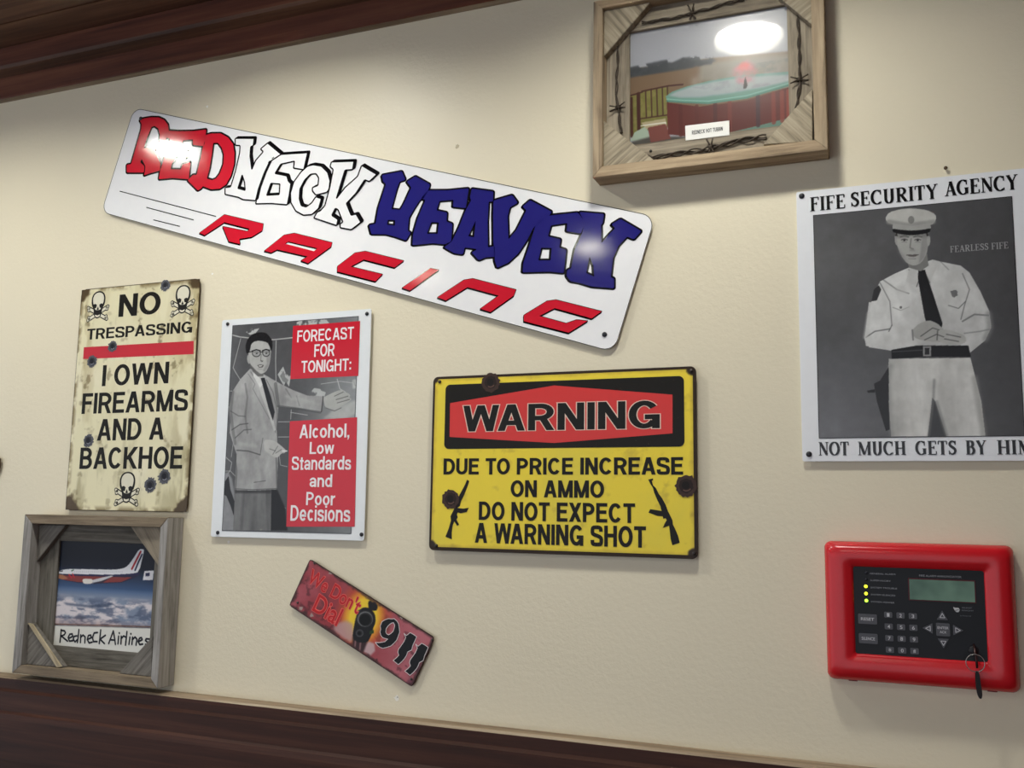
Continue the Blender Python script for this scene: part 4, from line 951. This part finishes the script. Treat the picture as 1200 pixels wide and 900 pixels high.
def tub_frame():
    D = .042
    t = Thing('picture_frame', 'rustic wooden box frame with barbed wire around a hot tub picture', 'picture frame', -.26, CAMZ+.65, 0, 'barn wood picture frames')
    g1 = barn(0, (100, 84, 66), (160, 140, 114), (192, 172, 142), 'tan_h'); g2 = barn(math.pi/2, (100, 86, 70), (156, 138, 114), (184, 166, 138), 'tan_v')
    gm = barn(math.pi/2, (84, 76, 64), (138, 128, 112), (166, 156, 138), 'grey_v'); gh = barn(0, (78, 70, 58), (132, 122, 106), (162, 152, 134), 'grey_h')
    bl, br = t.at(694.3, 208.9, D), t.at(970, 175.2, D); ibl, ibr = t.at(705.2, 194, D), t.at(954.5, 164.5, D)
    itl = t.at(706.2, 9.5, D); wl = ibl[0]-bl[0]; zt_ = itl[1]
    zb, zib = (bl[1]+br[1])/2, (ibl[1]+ibr[1])/2
    o = [(bl[0], zt_+.015), (br[0], zt_+.015), (br[0], zb), (bl[0], zb)]
    i = [(ibl[0], zt_), (ibr[0], zt_), (ibr[0], zib), (ibl[0], zib)]
    four_bars(t, o, i, -.001, -D, g1, g2)
    from_bm('backing_board', box_bm(o[0][0]+.004, o[1][0]-.004, -.0015, -.006, zb+.004, zt_+.010), ink((96, 86, 70), .8), t.o)
    # recessed mat boards
    ym = -.018; t.d = .018
    pl = t.at(737.5, 100)[0]; pr = t.at(924, 100)[0]; pt = t.at(735.5, 38)[1]; pb = t.at(750, 168.5)[1]
    il, ir, it, ib = i[0][0]+.0006, i[1][0]-.0006, zt_-.0006, zib+.0006
    for name, pts, mt in (('mat_board', [(il, ib), (pl, ib), (pl, it), (il, it)], gm), ('mat_board', [(pr, ib), (ir, ib), (ir, it), (pr, it)], gm),
                          ('mat_board', [(pl+.0004, ib), (pr-.0004, ib), (pr-.0004, pb), (pl+.0004, pb)], gh), ('mat_board', [(pl+.0004, pt), (pr-.0004, pt), (pr-.0004, it), (pl+.0004, it)], gh)):
        from_bm(name, prism_bm(pts, -.0062, ym, .0006), mt, t.o)
    # the picture itself, set just behind the mat
    C = Canvas(pl-.001, pb-.001, pr+.001, pt+.001, .0011).fill((150, 153, 160)); t.d = .012; t.view(680, 0, .25); P = t.cs
    C.put(np.clip((C.V-C.v0)/(C.v1-C.v0)*1.6-.6, 0, 1), (170, 172, 178), .8)
    n = C.fbm(.05, 5, 81); n2 = C.fbm(.012, 5, 82)
    C.poly(P([(220,330),(400,300),(640,270),(990,240),(990,600),(220,600)]), (112, 92, 72), 2); C.put(C.blur(C.mask_poly(P([(560,300),(990,250),(990,420),(560,380)])), 5), (132, 130, 122), .8)
    tl = [(220,335),(300,315),(360,308),(400,290),(430,294),(480,270),(520,284),(620,276),(640,285),(520,318),(400,338),(220,366)]
    C.poly(P(tl), (66, 70, 74), 2); C.put(C.blur(C.mask_poly(P([(220,318),(400,280),(560,262),(620,262),(620,300),(400,335),(220,362)])), 2)*np.clip((n2-.42)*8, 0, 1), (60, 64, 68), .9); C.put(C.mask_poly(P([(800,300),(990,270),(990,335),(800,345)]))*np.clip((n2-.45)*6, 0, 1), (96, 98, 94), .6)
    C.poly(P([(220,455),(290,430),(415,405),(420,580),(240,640),(220,640)]), (108, 106, 56), 1)
    C.put(C.mask_poly(P([(220,455),(290,430),(415,405),(420,580),(240,640),(220,640)]))*np.clip((n2-.5)*6, 0, 1), (132, 126, 76), .5)
    wd = (64, 34, 30)
    for ln, ww in (([(222,452),(290,432)], 8), ([(290,428),(415,402),(480,396)], 9), ([(285,556),(415,538)], 7), ([(240,460),(242,640)], 14), ([(272,440),(275,605)], 20)): C.line(P(ln), ww*.00031, wd)
    for x in (306, 332, 358, 384, 408): C.line(P([(x, 425-(x-300)*.2), (x+4, 552-(x-300)*.15)]), .0022, wd)
    C.poly(P([(235,660),(255,620),(310,590),(330,660)]), (150, 166, 150), 1); C.poly(P([(240,665),(330,640),(560,640),(560,700),(235,700)]), (72, 70, 66), 2)
    C.poly(P([(285,575),(400,555),(402,590),(310,605)]), (160, 150, 120), 1); C.line(P([(285,590),(400,574),(402,600)]), .0014, (220, 220, 214))
    C.poly(P([(316,598),(400,580),(425,650),(330,668)]), (110, 64, 58), 1)
    C.poly(P([(560,640),(700,610),(990,540),(990,640),(560,700)]), (92, 122, 110), 2)
    C.poly(P([(405,480),(560,500),(780,470),(990,405),(990,550),(700,622),(560,645),(412,630)]), (88, 42, 38), 1)
    for x, c in ((470,(80,36,33)),(545,(84,40,36)),(632,(70,34,34)),(700,(110,52,46)),(832,(58,38,46)),(905,(122,54,46)),(945,(130,60,50)),(975,(140,62,50))):
        C.line(P([(x, 500-(x-560)*.18 if x > 560 else 498), (x+2, 640-(x-560)*.19 if x > 560 else 632)]), .0062, c, 1, .8)
    C.poly(P([(400,452),(430,430),(500,405),(600,380),(760,352),(990,335),(990,400),(780,462),(600,488),(480,482),(410,478)]), (98, 138, 126), 1)
    C.poly(P([(415,448),(450,430),(520,406),(620,384),(780,362),(990,350),(990,376),(860,408),(700,438),(560,456),(470,458)]), (150, 160, 162), 2)
    C.put(C.mask_poly(P([(520,410),(780,360),(990,345),(990,376),(700,436)]))*np.clip((n2-.4)*3, 0, 1), (120, 122, 128), .6)
    C.line(P([(405,474),(480,480),(600,484),(780,458),(990,396)]), .0016, (60, 112, 100), 0, .9); C.line(P([(405,464),(480,470),(600,474),(780,448),(990,386)]), .0012, (140, 190, 176), 0, .8)
    m = C.blur(C.mask_poly(P(blob(770, 345, 58, 24, .25, 9))), 3)*np.clip(.55+(n2-.4)*2, 0, 1); C.put(m, (196, 110, 116), .85); C.put(C.blur(C.mask_poly(P(blob(768, 310, 26, 16, .3, 4))), 2), (206, 84, 80), .55)
    C.poly(P([(764,415),(768,380),(774,358),(780,380),(784,400),(778,414)]), (34, 26, 30), 0)
    m = C.blur(C.mask_poly(P([(520,370),(640,320),(900,300),(990,320),(990,380),(700,420),(520,420)])), 8)*np.clip((n-.35)*2.2, 0, 1); C.put(m, (186, 188, 192), .65)
    C.build('picture', print_mat('glossy_picture_print', .3, .3, 1.0, .045), -.012, t.o)
    # caption plate standing on the lower mat board
    t.d = .0185; q = [t.at(803, 147.5), t.at(854.6, 141.3), t.at(854.8, 158.5), t.at(803.5, 164.8)]
    lb = from_bm('caption_plate', prism_bm(q, -.0182, -.019, .0002), ink((236, 236, 232), .4), t.o)
    A, B = t.at(811, 158), t.at(847, 149.6); zc = (A[1]+B[1])/2
    put_sans('REDNECK HOT TUBBIN', (A[0], A[1]), (B[0], A[1]+.0066), -.0192, ink((40, 42, 48), .4), t.o, .2, .12)
    # corner gussets
    t.d = .034
    for pts, ang in (([(706,66),(705,9),(762,-1)], .95), ([(910,-6),(952,-8),(952,28)], -.6), ([(706,142),(768,189),(706,196)], -.65), ([(952,104),(952,168),(894,169.5)], .85)):
        q = [t.at(*p) for p in pts]; q = [(min(max(x, il), ir), min(max(z, ib), it)) for x, z in q]
        m_ = barn(-ang, (58, 50, 40), (150, 140, 120), (186, 174, 152), 'gusset%d' % round(ang*100))
        from_bm('corner_gusset', prism_bm(q, ym-.0004, -.034, .0008), m_, t.o)
    wire = ink((64, 54, 44), .55, .5, None, .4); t.d = .022
    twisted_wire(t, t.at(722, 48), t.at(727, 156), ym, .0011, t.o, wire, (.72,), turns=3)
    twisted_wire(t, t.at(938, 10), t.at(933, 126), ym, .0011, t.o, wire, (.72,), turns=3)
    twisted_wire(t, t.at(757, 184), t.at(898, 162), ym, .0013, t.o, wire, (.55,), amp=.0036, turns=3); twisted_wire(t, t.at(752, 26), t.at(872, 1), ym, .0012, t.o, wire, (.5,), turns=4)
    for p in ((762, 176), (828, 176)): lathe_y('nail', [(.0022, ym), (.0022, ym-.001), (.0008, ym-.0016)], *t.at(*p), ink((54, 50, 46), .5), t.o, 12)
tub_frame()

def hand_lettering(t, y, mt):
    """brush lettering traced as strokes"""
    S = [[(108,725),(104,770),(98,820)], [(106,730),(132,734),(140,748),(130,765),(106,774)], [(112,776),(135,795),(156,812)],
         [(163,792),(195,776),(190,757),(172,760),(160,785),(170,812),(196,808)], [(226,772),(205,776),(198,798),(212,818),(230,800)], [(241,725),(236,775),(230,822)],
         [(255,765),(252,822)], [(253,785),(272,766),(288,780),(285,825)], [(310,797),(335,786),(330,766),(312,770),(304,800),(318,826),(340,820)],
         [(381,747),(356,750),(343,785),(350,815),(378,815)], [(405,728),(400,780),(394,830)], [(440,768),(400,797),(433,830)],
         [(465,830),(484,780),(500,735),(508,780),(516,836)], [(478,802),(513,804)], [(540,775),(535,832)], [(545,749),(546,753)], [(560,775),(557,833)], [(560,792),(578,773),(591,780)],
         [(603,740),(592,842)], [(625,782),(618,836)], [(632,755),(633,759)], [(645,782),(640,836)], [(642,802),(664,781),(678,797),(671,842)],
         [(690,816),(718,801),(712,785),(697,790),(687,815),(699,838),(722,834)], [(772,796),(748,794),(742,806),(752,816),(768,824),(760,838),(742,836)]]
    f = Flat()
    for s in S: f.stroke(t.cs(s), .0035, mt, y)
    return f.build('lettering', t.o)

def airline_frame():
    D = .044
    tl, tr, br, bl = [wall_xz(*p, D) for p in ((26.8,604),(196.8,605.3),(184.5,807),(15.8,789))]
    xl, xr = (tl[0]+bl[0])/2, (tr[0]+br[0])/2; zt_, zb = (tl[1]+tr[1])/2, (br[1]+bl[1])/2
    zb = max(zb, Z_TRIM+.0005)
    t = Thing('picture_frame', 'small grey barn wood box frame around an airliner picture, standing on the chair rail', 'picture frame', (xl+xr)/2, (zt_+zb)/2, 0, 'barn wood picture frames')
    gh = barn(0, (74, 66, 56), (128, 114, 96), (156, 142, 120), 'dusk_h'); gv = barn(math.pi/2, (92, 89, 85), (148, 145, 141), (184, 182, 180), 'dusk_v')
    gm = barn(math.pi/2, (58, 56, 52), (104, 100, 92), (134, 130, 122), 'dusk_mat_v'); gmh = barn(0, (54, 50, 46), (96, 92, 84), (128, 124, 116), 'dusk_mat_h')
    A = lambda x, z: (x-t.cx, z-t.cz)
    o = [A(xl, zt_), A(xr, zt_), A(xr, zb), A(xl, zb)]
    il = (t.at(37,615.6,D)[0]+t.at(24.3,780.4,D)[0])/2; ir = (t.at(188,620,D)[0]+t.at(176.5,794,D)[0])/2
    it = t.at(110, 615.6, D)[1]; ib = (t.at(24.3,780.4,D)[1]+t.at(176.3,794.5,D)[1])/2
    i = [(il, it), (ir, it), (ir, ib), (il, ib)]
    four_bars(t, o, i, -.001, -D, gh, gv)
    from_bm('backing_board', box_bm(o[0][0]+.004, o[1][0]-.004, -.0015, -.006, o[2][1]+.004, o[0][1]-.004), ink((80, 74, 64), .8), t.o)
    ym = -.016; t.d = .016; il += .0006; ir -= .0006; it -= .0006; ib += .0006
    pl = (t.at(68.5,640)[0]+t.at(62,752)[0])/2; pr = (t.at(181,640)[0]+t.at(177,740)[0])/2; pt = t.at(120, 635.5)[1]; pb = (t.at(62,758)[1]+t.at(165,763.5)[1])/2
    for pts, mt in (([(il, ib), (pl, ib), (pl, it), (il, it)], gm), ([(pr, ib), (ir, ib), (ir, it), (pr, it)], gm),
                    ([(pl+.0004, ib), (pr-.0004, ib), (pr-.0004, pb), (pl+.0004, pb)], gmh), ([(pl+.0004, pt), (pr-.0004, pt), (pr-.0004, it), (pl+.0004, it)], gmh)):
        from_bm('mat_board', prism_bm(pts, -.0062, ym, .0006), mt, t.o)
    t.d = .012; t.view(55, 625, .15558); P = t.cs
    C = Canvas(pl-.001, pb-.001, pr+.001, pt+.001, .0011).fill((18, 24, 40))
    z = lambda yy: t.c(430, yy)[1]
    C.put(np.clip((z(250)-C.V)/(z(250)-z(440)), 0, 1), (66, 98, 146), .95); C.put(np.clip((z(410)-C.V)/(z(410)-z(480)), 0, 1), (138, 150, 172), .9)
    n = C.fbm(.028, 6, 91, (1, 1.5)); n2 = C.fbm(.022, 6, 92, (.7, 2.4))
    low = np.clip((z(470)-C.V)/(z(470)-z(520)), 0, 1)
    C.put(low*np.clip((n-.38)*5, 0, 1), (226, 218, 222), .95); C.put(low*np.clip((n2-.52)*7, 0, 1), (84, 96, 124), .8)
    C.put(C.blur(C.mask_poly(P([(120,520),(300,540),(500,522),(460,555),(330,560),(150,540)])), 2), (64, 78, 106), .8); C.put(C.blur(C.mask_poly(P([(190,640),(240,610),(300,630),(260,655)])), 2), (70, 76, 100), .8)
    C.put(np.clip((z(640)-C.V)/(z(640)-z(690)), 0, 1), (150, 112, 108), .35)
    C.poly(P([(722,352),(735,284),(805,280),(797,352)]), (226, 226, 232), 0); C.poly(P([(742,300),(775,296),(772,322),(742,324)]), (44, 48, 84), 0)
    C.poly(P([(76,308),(700,300),(690,318),(640,345),(560,372),(350,380),(230,372),(140,356),(72,335)]), (40, 40, 66), 0)
    C.poly(P([(72,310),(130,318),(560,330),(640,332),(560,366),(350,374),(230,366),(140,352),(72,334)]), (148, 60, 54), 0, .85); C.poly(P([(72,308),(120,312),(160,340),(120,348),(70,334)]), (170, 116, 84), 1, .9)
    C.poly(P(smooth_closed([(80,302),(96,282),(120,274),(170,268),(340,271),(510,274),(575,264),(610,244),(650,190),(694,118),(732,120),(728,150),(694,292),(640,304),(500,312),(300,309),(130,306)])), (226, 228, 234), 0)
    C.poly(P([(130,306),(300,309),(500,312),(640,304),(694,296),(690,312),(500,322),(200,318)]), (38, 38, 78), 0)
    C.line(P([(640,268),(672,205),(706,138)]), .0042, (168, 34, 48)); C.line(P([(664,278),(690,215),(716,160)]), .0036, (30, 34, 72))
    for k in range(26): C.line(P([(190+k*15, 289), (192+k*15, 291)]), .0007, (110, 118, 134))
    C.line(P([(100,286),(118,284)]), .002, (40, 44, 58)); C.line(P([(166,310),(186,335)]), .0026, (196, 40, 54)); C.line(P([(192,305),(206,332)]), .0026, (196, 40, 54)); C.line(P([(186,282),(200,276)]), .0022, (60, 110, 70))
    C.poly(P([(340,352),(420,332),(486,318),(500,322),(410,362),(345,380)]), (200, 202, 208), 0); C.poly(P([(345,372),(410,358),(480,332),(420,372),(350,384)]), (36, 36, 56), 0, .8)
    C.poly(P(smooth_closed([(266,352),(276,342),(335,342),(346,356),(340,380),(276,381)])), (224, 220, 214), 0)
    # white caption strip along the foot
    C.poly(P([(40,690),(800,712),(800,905),(30,905)]), (226, 226, 220), 0); C.line(P([(40,682),(800,704)]), .0018, (96, 60, 44)); C.line(P([(40,692),(800,714)]), .0012, (60, 62, 70))
    C.build('picture', print_mat('airliner_print', .45, .25), -.012, t.o)
    t.d = .0122; hand_lettering(t, -.0123, ink((24, 26, 36), .4))
    t.d = .036; t.view(0, 590, .25556)
    g1 = barn(-.9, (96, 88, 76), (140, 130, 114), (166, 156, 138), 'dusk_g1'); g2 = barn(.8, (60, 58, 54), (110, 106, 100), (140, 136, 130), 'dusk_g2')
    clampq = lambda q: [(min(max(x, il), ir), min(max(v, ib), it)) for x, v in q]
    for pts, m_, d in (([(598,104),(740,104),(728,290)], g1, .033), ([(128,548),(280,752),(96,748)], g2, .033), ([(300,100),(140,98),(128,265)], g2, .026), ([(698,610),(694,800),(545,786)], g2, .030)):
        q = clampq(t.cs(pts, d)); from_bm('corner_gusset', prism_bm(q, ym-.0004, -d, .0008), m_, t.o)
    q = t.cs([(128,548),(148,552),(282,748),(262,756)], .036); from_bm('corner_slat', prism_bm(clampq(q), -.0334, -.037, .0004), barn(-.9, (120, 108, 88), (176, 162, 134), (196, 184, 158), 'dusk_slat'), t.o)
airline_frame()

# ------------------------------------------------------------------ red alarm keypad
def alarm_panel():
    D = .042
    L = (wall_xz(965.3, 640)[0]+wall_xz(971.5, 790)[0])/2; R = (wall_xz(1187, 645, .012)[0]+wall_xz(1197, 800, .012)[0])/2
    T = wall_xz(1000, 634.5, .004)[1]; B = (wall_xz(985, 797, .01)[1]+wall_xz(1180, 810.5, .01)[1])/2
    t = Thing('alarm_panel', 'red framed black alarm keypad panel with a small green screen', 'alarm panel', (L+R)/2, (T+B)/2, 0)
    w2, h2 = (R-L)/2, (T-B)/2
    t.d = .0215; t.view(950, 620, .2222)
    kl = (t.c(222,203)[0]+t.c(241,655)[0])/2; kr = (t.c(914,218)[0]+t.c(932,695)[0])/2; kt = (t.c(222,203)[1]+t.c(914,216)[1])/2; kb = (t.c(241,658)[1]+t.c(932,698)[1])/2
    rings = [(0, -.001, .010), (0, -.009, .010), (.0018, -.0175, .011), (.006, -.0245, .012), (.011, -.0275, .012), (.022, -.0282, .010), (.029, -.0272, .006), (.033, -.0252, .005), (None, -.0245, .004), (None, -.0205, .003)]
    bm = bmesh.new(); rs = []
    for k, (ins, y, r) in enumerate(rings):
        if ins is None:
            e = .0015 if k == 8 else 0; p = rrect(kl-e, kb-e, kr+e, kt+e, r, 8)
        else:
            f = ins/.036; p = rrect(-w2*(1-f)+(kl-.0015)*f if f > 0 else -w2, -h2*(1-f)+(kb-.0015)*f, w2*(1-f)+(kr+.0015)*f, h2*(1-f)+(kt+.0015)*f, r, 8)
        rs.append([bm.verts.new((x, y, z)) for x, z in p])
    n = len(rs[0])
    for a, b in zip(rs[:-1], rs[1:]):
        for k in range(n): bm.faces.new((a[k], a[(k+1) % n], b[(k+1) % n], b[k]))
    bm.faces.new(rs[0])
    red, nt, b = new_mat('red_plastic'); nt.links.new(mix(nt, noise(nt, coords(nt), 30, 3), L4((196, 22, 34)), L4((206, 28, 40))), b.inputs['Base Color']); b.inputs['Roughness'].default_value = .24
    from_bm('bezel', bm, red, t.o, True)
    for u in (-w2+.034, w2-.034): from_bm('latch_notch', box_bm(u-.006, u+.006, -.004, -.0150, -h2-.0002, -h2+.0022, .0004), ink((120, 10, 20), .4), t.o)
    yk = -.0212; blk = ink((15, 16, 21), .3, .25)
    pad = from_bm('keypad_plate', box_bm(kl-.0008, kr+.0008, -.012, yk, kb-.0008, kt+.0008), blk, t.o)
    t.d = -yk; wht = ink((150, 152, 160), .4); off = ink((44, 46, 54), .3)
    for s, yy, bl, tr in (('GENERAL ALARM', 231, (312,238), (446,230)), ('SUPERVISORY', 266, (314,274), (422,267)), ('SYSTEM TROUBLE', 306, (316,312), (455,306)), ('SYSTEM SILENCED', 343, (318,349), (446,343)), ('SYSTEM POWER', 381, (318,387), (442,381))):
        A, Bq = t.c(*bl), t.c(*tr); put_text(s, A, (Bq[0], A[1]+.0021), yk-.0003, wht, t.o, .0)
    ye, gr = emit((226, 240, 40), 3.2), emit((170, 255, 60), 3.2)
    for (cx, cy), mt in (((294,230), off), ((293,266), off), ((291,302), ye), ((292,340), ye), ((294,377), gr)):
        u, v = t.c(cx, cy); lathe_y('indicator_light', [(.0022, yk+.0005), (.0022, yk-.0008), (.0015, yk-.0018), (.0002, yk-.0021)], u, v, mt, t.o, 14)
    A, Bq = t.c(572,250), t.c(795,246); put_text('FIRE ALARM ANNUNCIATOR', A, (Bq[0], A[1]+.0027), yk-.0003, wht, t.o)
    # screen
    q = t.cs([(520,262),(864,278),(866,384),(522,372)]); u0, u1 = (q[0][0]+q[3][0])/2, (q[1][0]+q[2][0])/2; v0, v1 = (q[2][1]+q[3][1])/2, (q[0][1]+q[1][1])/2
    from_bm('screen_bezel', box_bm(u0-.0015, u1+.0015, yk+.001, yk-.0012, v0-.0015, v1+.0015, .0004), ink((78, 24, 32), .35), t.o)
    m_, nt, b = new_mat('lcd_green'); nt.links.new(ramp(nt, noise(nt, coords(nt), 22, 2), [(.3, (44, 78, 62)), (.7, (92, 126, 104))]), b.inputs['Base Color']); b.inputs['Roughness'].default_value = .12
    b.inputs['Emission Color'].default_value = L4((60, 110, 80)); b.inputs['Emission Strength'].default_value = .05
    from_bm('screen', box_bm(u0, u1, yk-.001, yk-.0015, v0, v1), m_, t.o)
    # keys
    key, nt, b = new_mat('grey_key'); nt.links.new(mix(nt, noise(nt, coords(nt), 400, 2), L4((70, 71, 78)), L4((84, 85, 92))), b.inputs['Base Color']); b.inputs['Roughness'].default_value = .45
    def button(cx, cy, w_, h_, s, tb=.62, bold=.01):
        u, v = t.c(cx, cy); o = from_bm('key', prism_bm(rrect(u-w_/2, v-h_/2, u+w_/2, v+h_/2, .0012, 3), yk+.0006, yk-.0018, .0004), key, t.o)
        hh = h_*(tb if len(s) == 1 else .3); ww = h_*.42 if len(s) == 1 else w_*.7
        put_text(s, (u-ww/2, v-hh/2), (u+ww/2, v+hh/2), yk-.002, ink((206, 208, 214), .4), o, bold)
        return o
    button(300, 474, .0245, .0135, 'RESET'); button(304, 577, .0245, .0135, 'SILENCE')
    for r, row in enumerate((('1','2','3'), ('4','5','6'), ('7','8','9'), ('*','0','#'))):
        for c_, s in enumerate(row): button(409+c_*65+r*3, 452+r*61.5+c_*3.5, .0105, .0078, s)
    o = button(698, 530, .0165, .0165, ' ', .3) if False else None
    u, v = t.c(698, 530); o = from_bm('key', prism_bm(rrect(u-.0085, v-.0085, u+.0085, v+.0085, .0012, 3), yk+.0006, yk-.0018, .0004), key, t.o)
    lt = ink((206, 208, 214), .4)
    put_text('ENTER', (u-.0068, v+.0008), (u+.0068, v+.0040), yk-.002, lt, o, .01); put_text('ACK', (u-.0042, v-.0048), (u+.0042, v-.0016), yk-.002, lt, o, .01)
    for cx, cy, dx, dy in ((694,457,0,1), (700,600,0,-1), (620,523,-1,0), (775,533,1,0)):
        u, v = t.c(cx, cy); s = .0072; px_, pz_ = -dy, dx
        tri = lambda k: [(u+dx*s*k, v+dy*s*k), (u-dx*s*.75*k+px_*s*.95*k, v-dy*s*.75*k+pz_*s*.95*k), (u-dx*s*.75*k-px_*s*.95*k, v-dy*s*.75*k-pz_*s*.95*k)]
        o = from_bm('arrow_key', prism_bm(tri(1), yk+.0006, yk-.0018, .0003), key, t.o)
        Flat().stroke(tri(.45), .0008, lt, yk-.002, True).build('arrow_mark', o)
    # maker's mark: a pale round emblem beside two short lines of lettering
    u, v = t.c(768, 425); f = Flat(); f.poly(smooth_closed([(u-.0042, v+.0036), (u-.001, v+.0024), (u+.003, v+.0028), (u+.0042, v), (u+.003, v-.003), (u, v-.0034), (u-.002, v-.001)]), ink((196, 200, 206), .4), yk-.0003)
    f.stroke([(u-.001, v-.001), (u+.003, v+.0002)], .0006, blk, yk-.0004); f.build('emblem', t.o)
    for s, bl, tr, h in (('SILENT', (798,418), (850,411), .0018), ('KNIGHT', (798,432), (860,427), .0018), ('by Honeywell', (788,460), (845,455), .0016)):
        A, Bq = t.c(*bl), t.c(*tr); put_text(s, A, (Bq[0], A[1]+h), yk-.0003, ink((120, 124, 132), .4), t.o)
    # key switch
    u, v = t.c(858, 640); lathe_y('key_switch', [(.0062, yk+.001), (.0062, yk-.0035), (.0052, yk-.0045), (.0012, yk-.0045)], u, v, ink((34, 34, 38), .3), t.o, 24)
    Flat().poly([(u-.0006, v-.003), (u+.0006, v-.003), (u+.0006, v+.003), (u-.0006, v+.003)], ink((8, 8, 9), .5), yk-.0047).build('key_slot', t.o)
    A, Bq = t.c(815, 614), t.c(880, 606); put_text('KEY SWITCH', A, (Bq[0], A[1]+.0016), yk-.0003, ink((84, 86, 94), .4), t.o) if False else None
    # key hanging from the switch on its wire ring
    kx, kz = wall_xz(1143, 777, .036)
    k = Thing('key', 'dark key hanging on a thin wire ring from the red alarm panel', 'key', kx, kz, 0, None, -.036)
    ring = [(.0112*math.cos(a), .0035*math.sin(a)*0-.0, .0112*math.sin(a)) for a in np.linspace(0, 2*math.pi, 41)[:-1]]
    curve_tube('ring', [ring], .0006, ink((150, 148, 146), .25, .6, None, .8), k.o, True)
    k.d = .036; steel = ink((58, 36, 36), .35, .5, None, .5)
    b0, b1 = k.at(1145.5, 786), k.at(1148, 814)
    sh = prism_bm(smooth_closed([(-.0016, .0), (-.0030, -.006), (-.0032, -.018), (-.0018, -.031), (.0006, -.0365), (.0036, -.0365), (.0046, -.030), (.0030, -.015), (.0024, -.004)]), -.0014, .0014, .0004)
    ob = from_bm('key_blade', sh, ink((26, 22, 24), .4), k.o); ob.location = (b0[0], 0, b0[1]+.001)
    curve_tube('key_shank', [[(0, .0135, .022), (.0004, .008, .0165), (.0012, .001, .008), (b0[0]-.0002, 0, -.0065)]], .0015, steel, k.o)
alarm_panel()

# ------------------------------------------------------------------ corner of a sign cut off by the left edge of the photo
ex, ez = wall_xz(0.6, 543, .006)
e = Thing('metal_sign', 'dark corner of a tilted plate just showing at the left edge', 'sign', ex-.118, ez-.012, 0)
f = [(.118, .022), (.118, .003), (.07, -.09), (-.115, -.02), (-.07, .095)]
from_bm('panel', prism_bm([(a, b) for a, b in f], -.0045, -.0062, .0006), ink((84, 66, 46), .4), e.o)
Flat().poly([(.108, .016), (.108, .004), (.064, -.078), (-.098, -.014), (-.062, .08)], ink((150, 128, 92), .4), -.0066).build('printed_face', e.o)
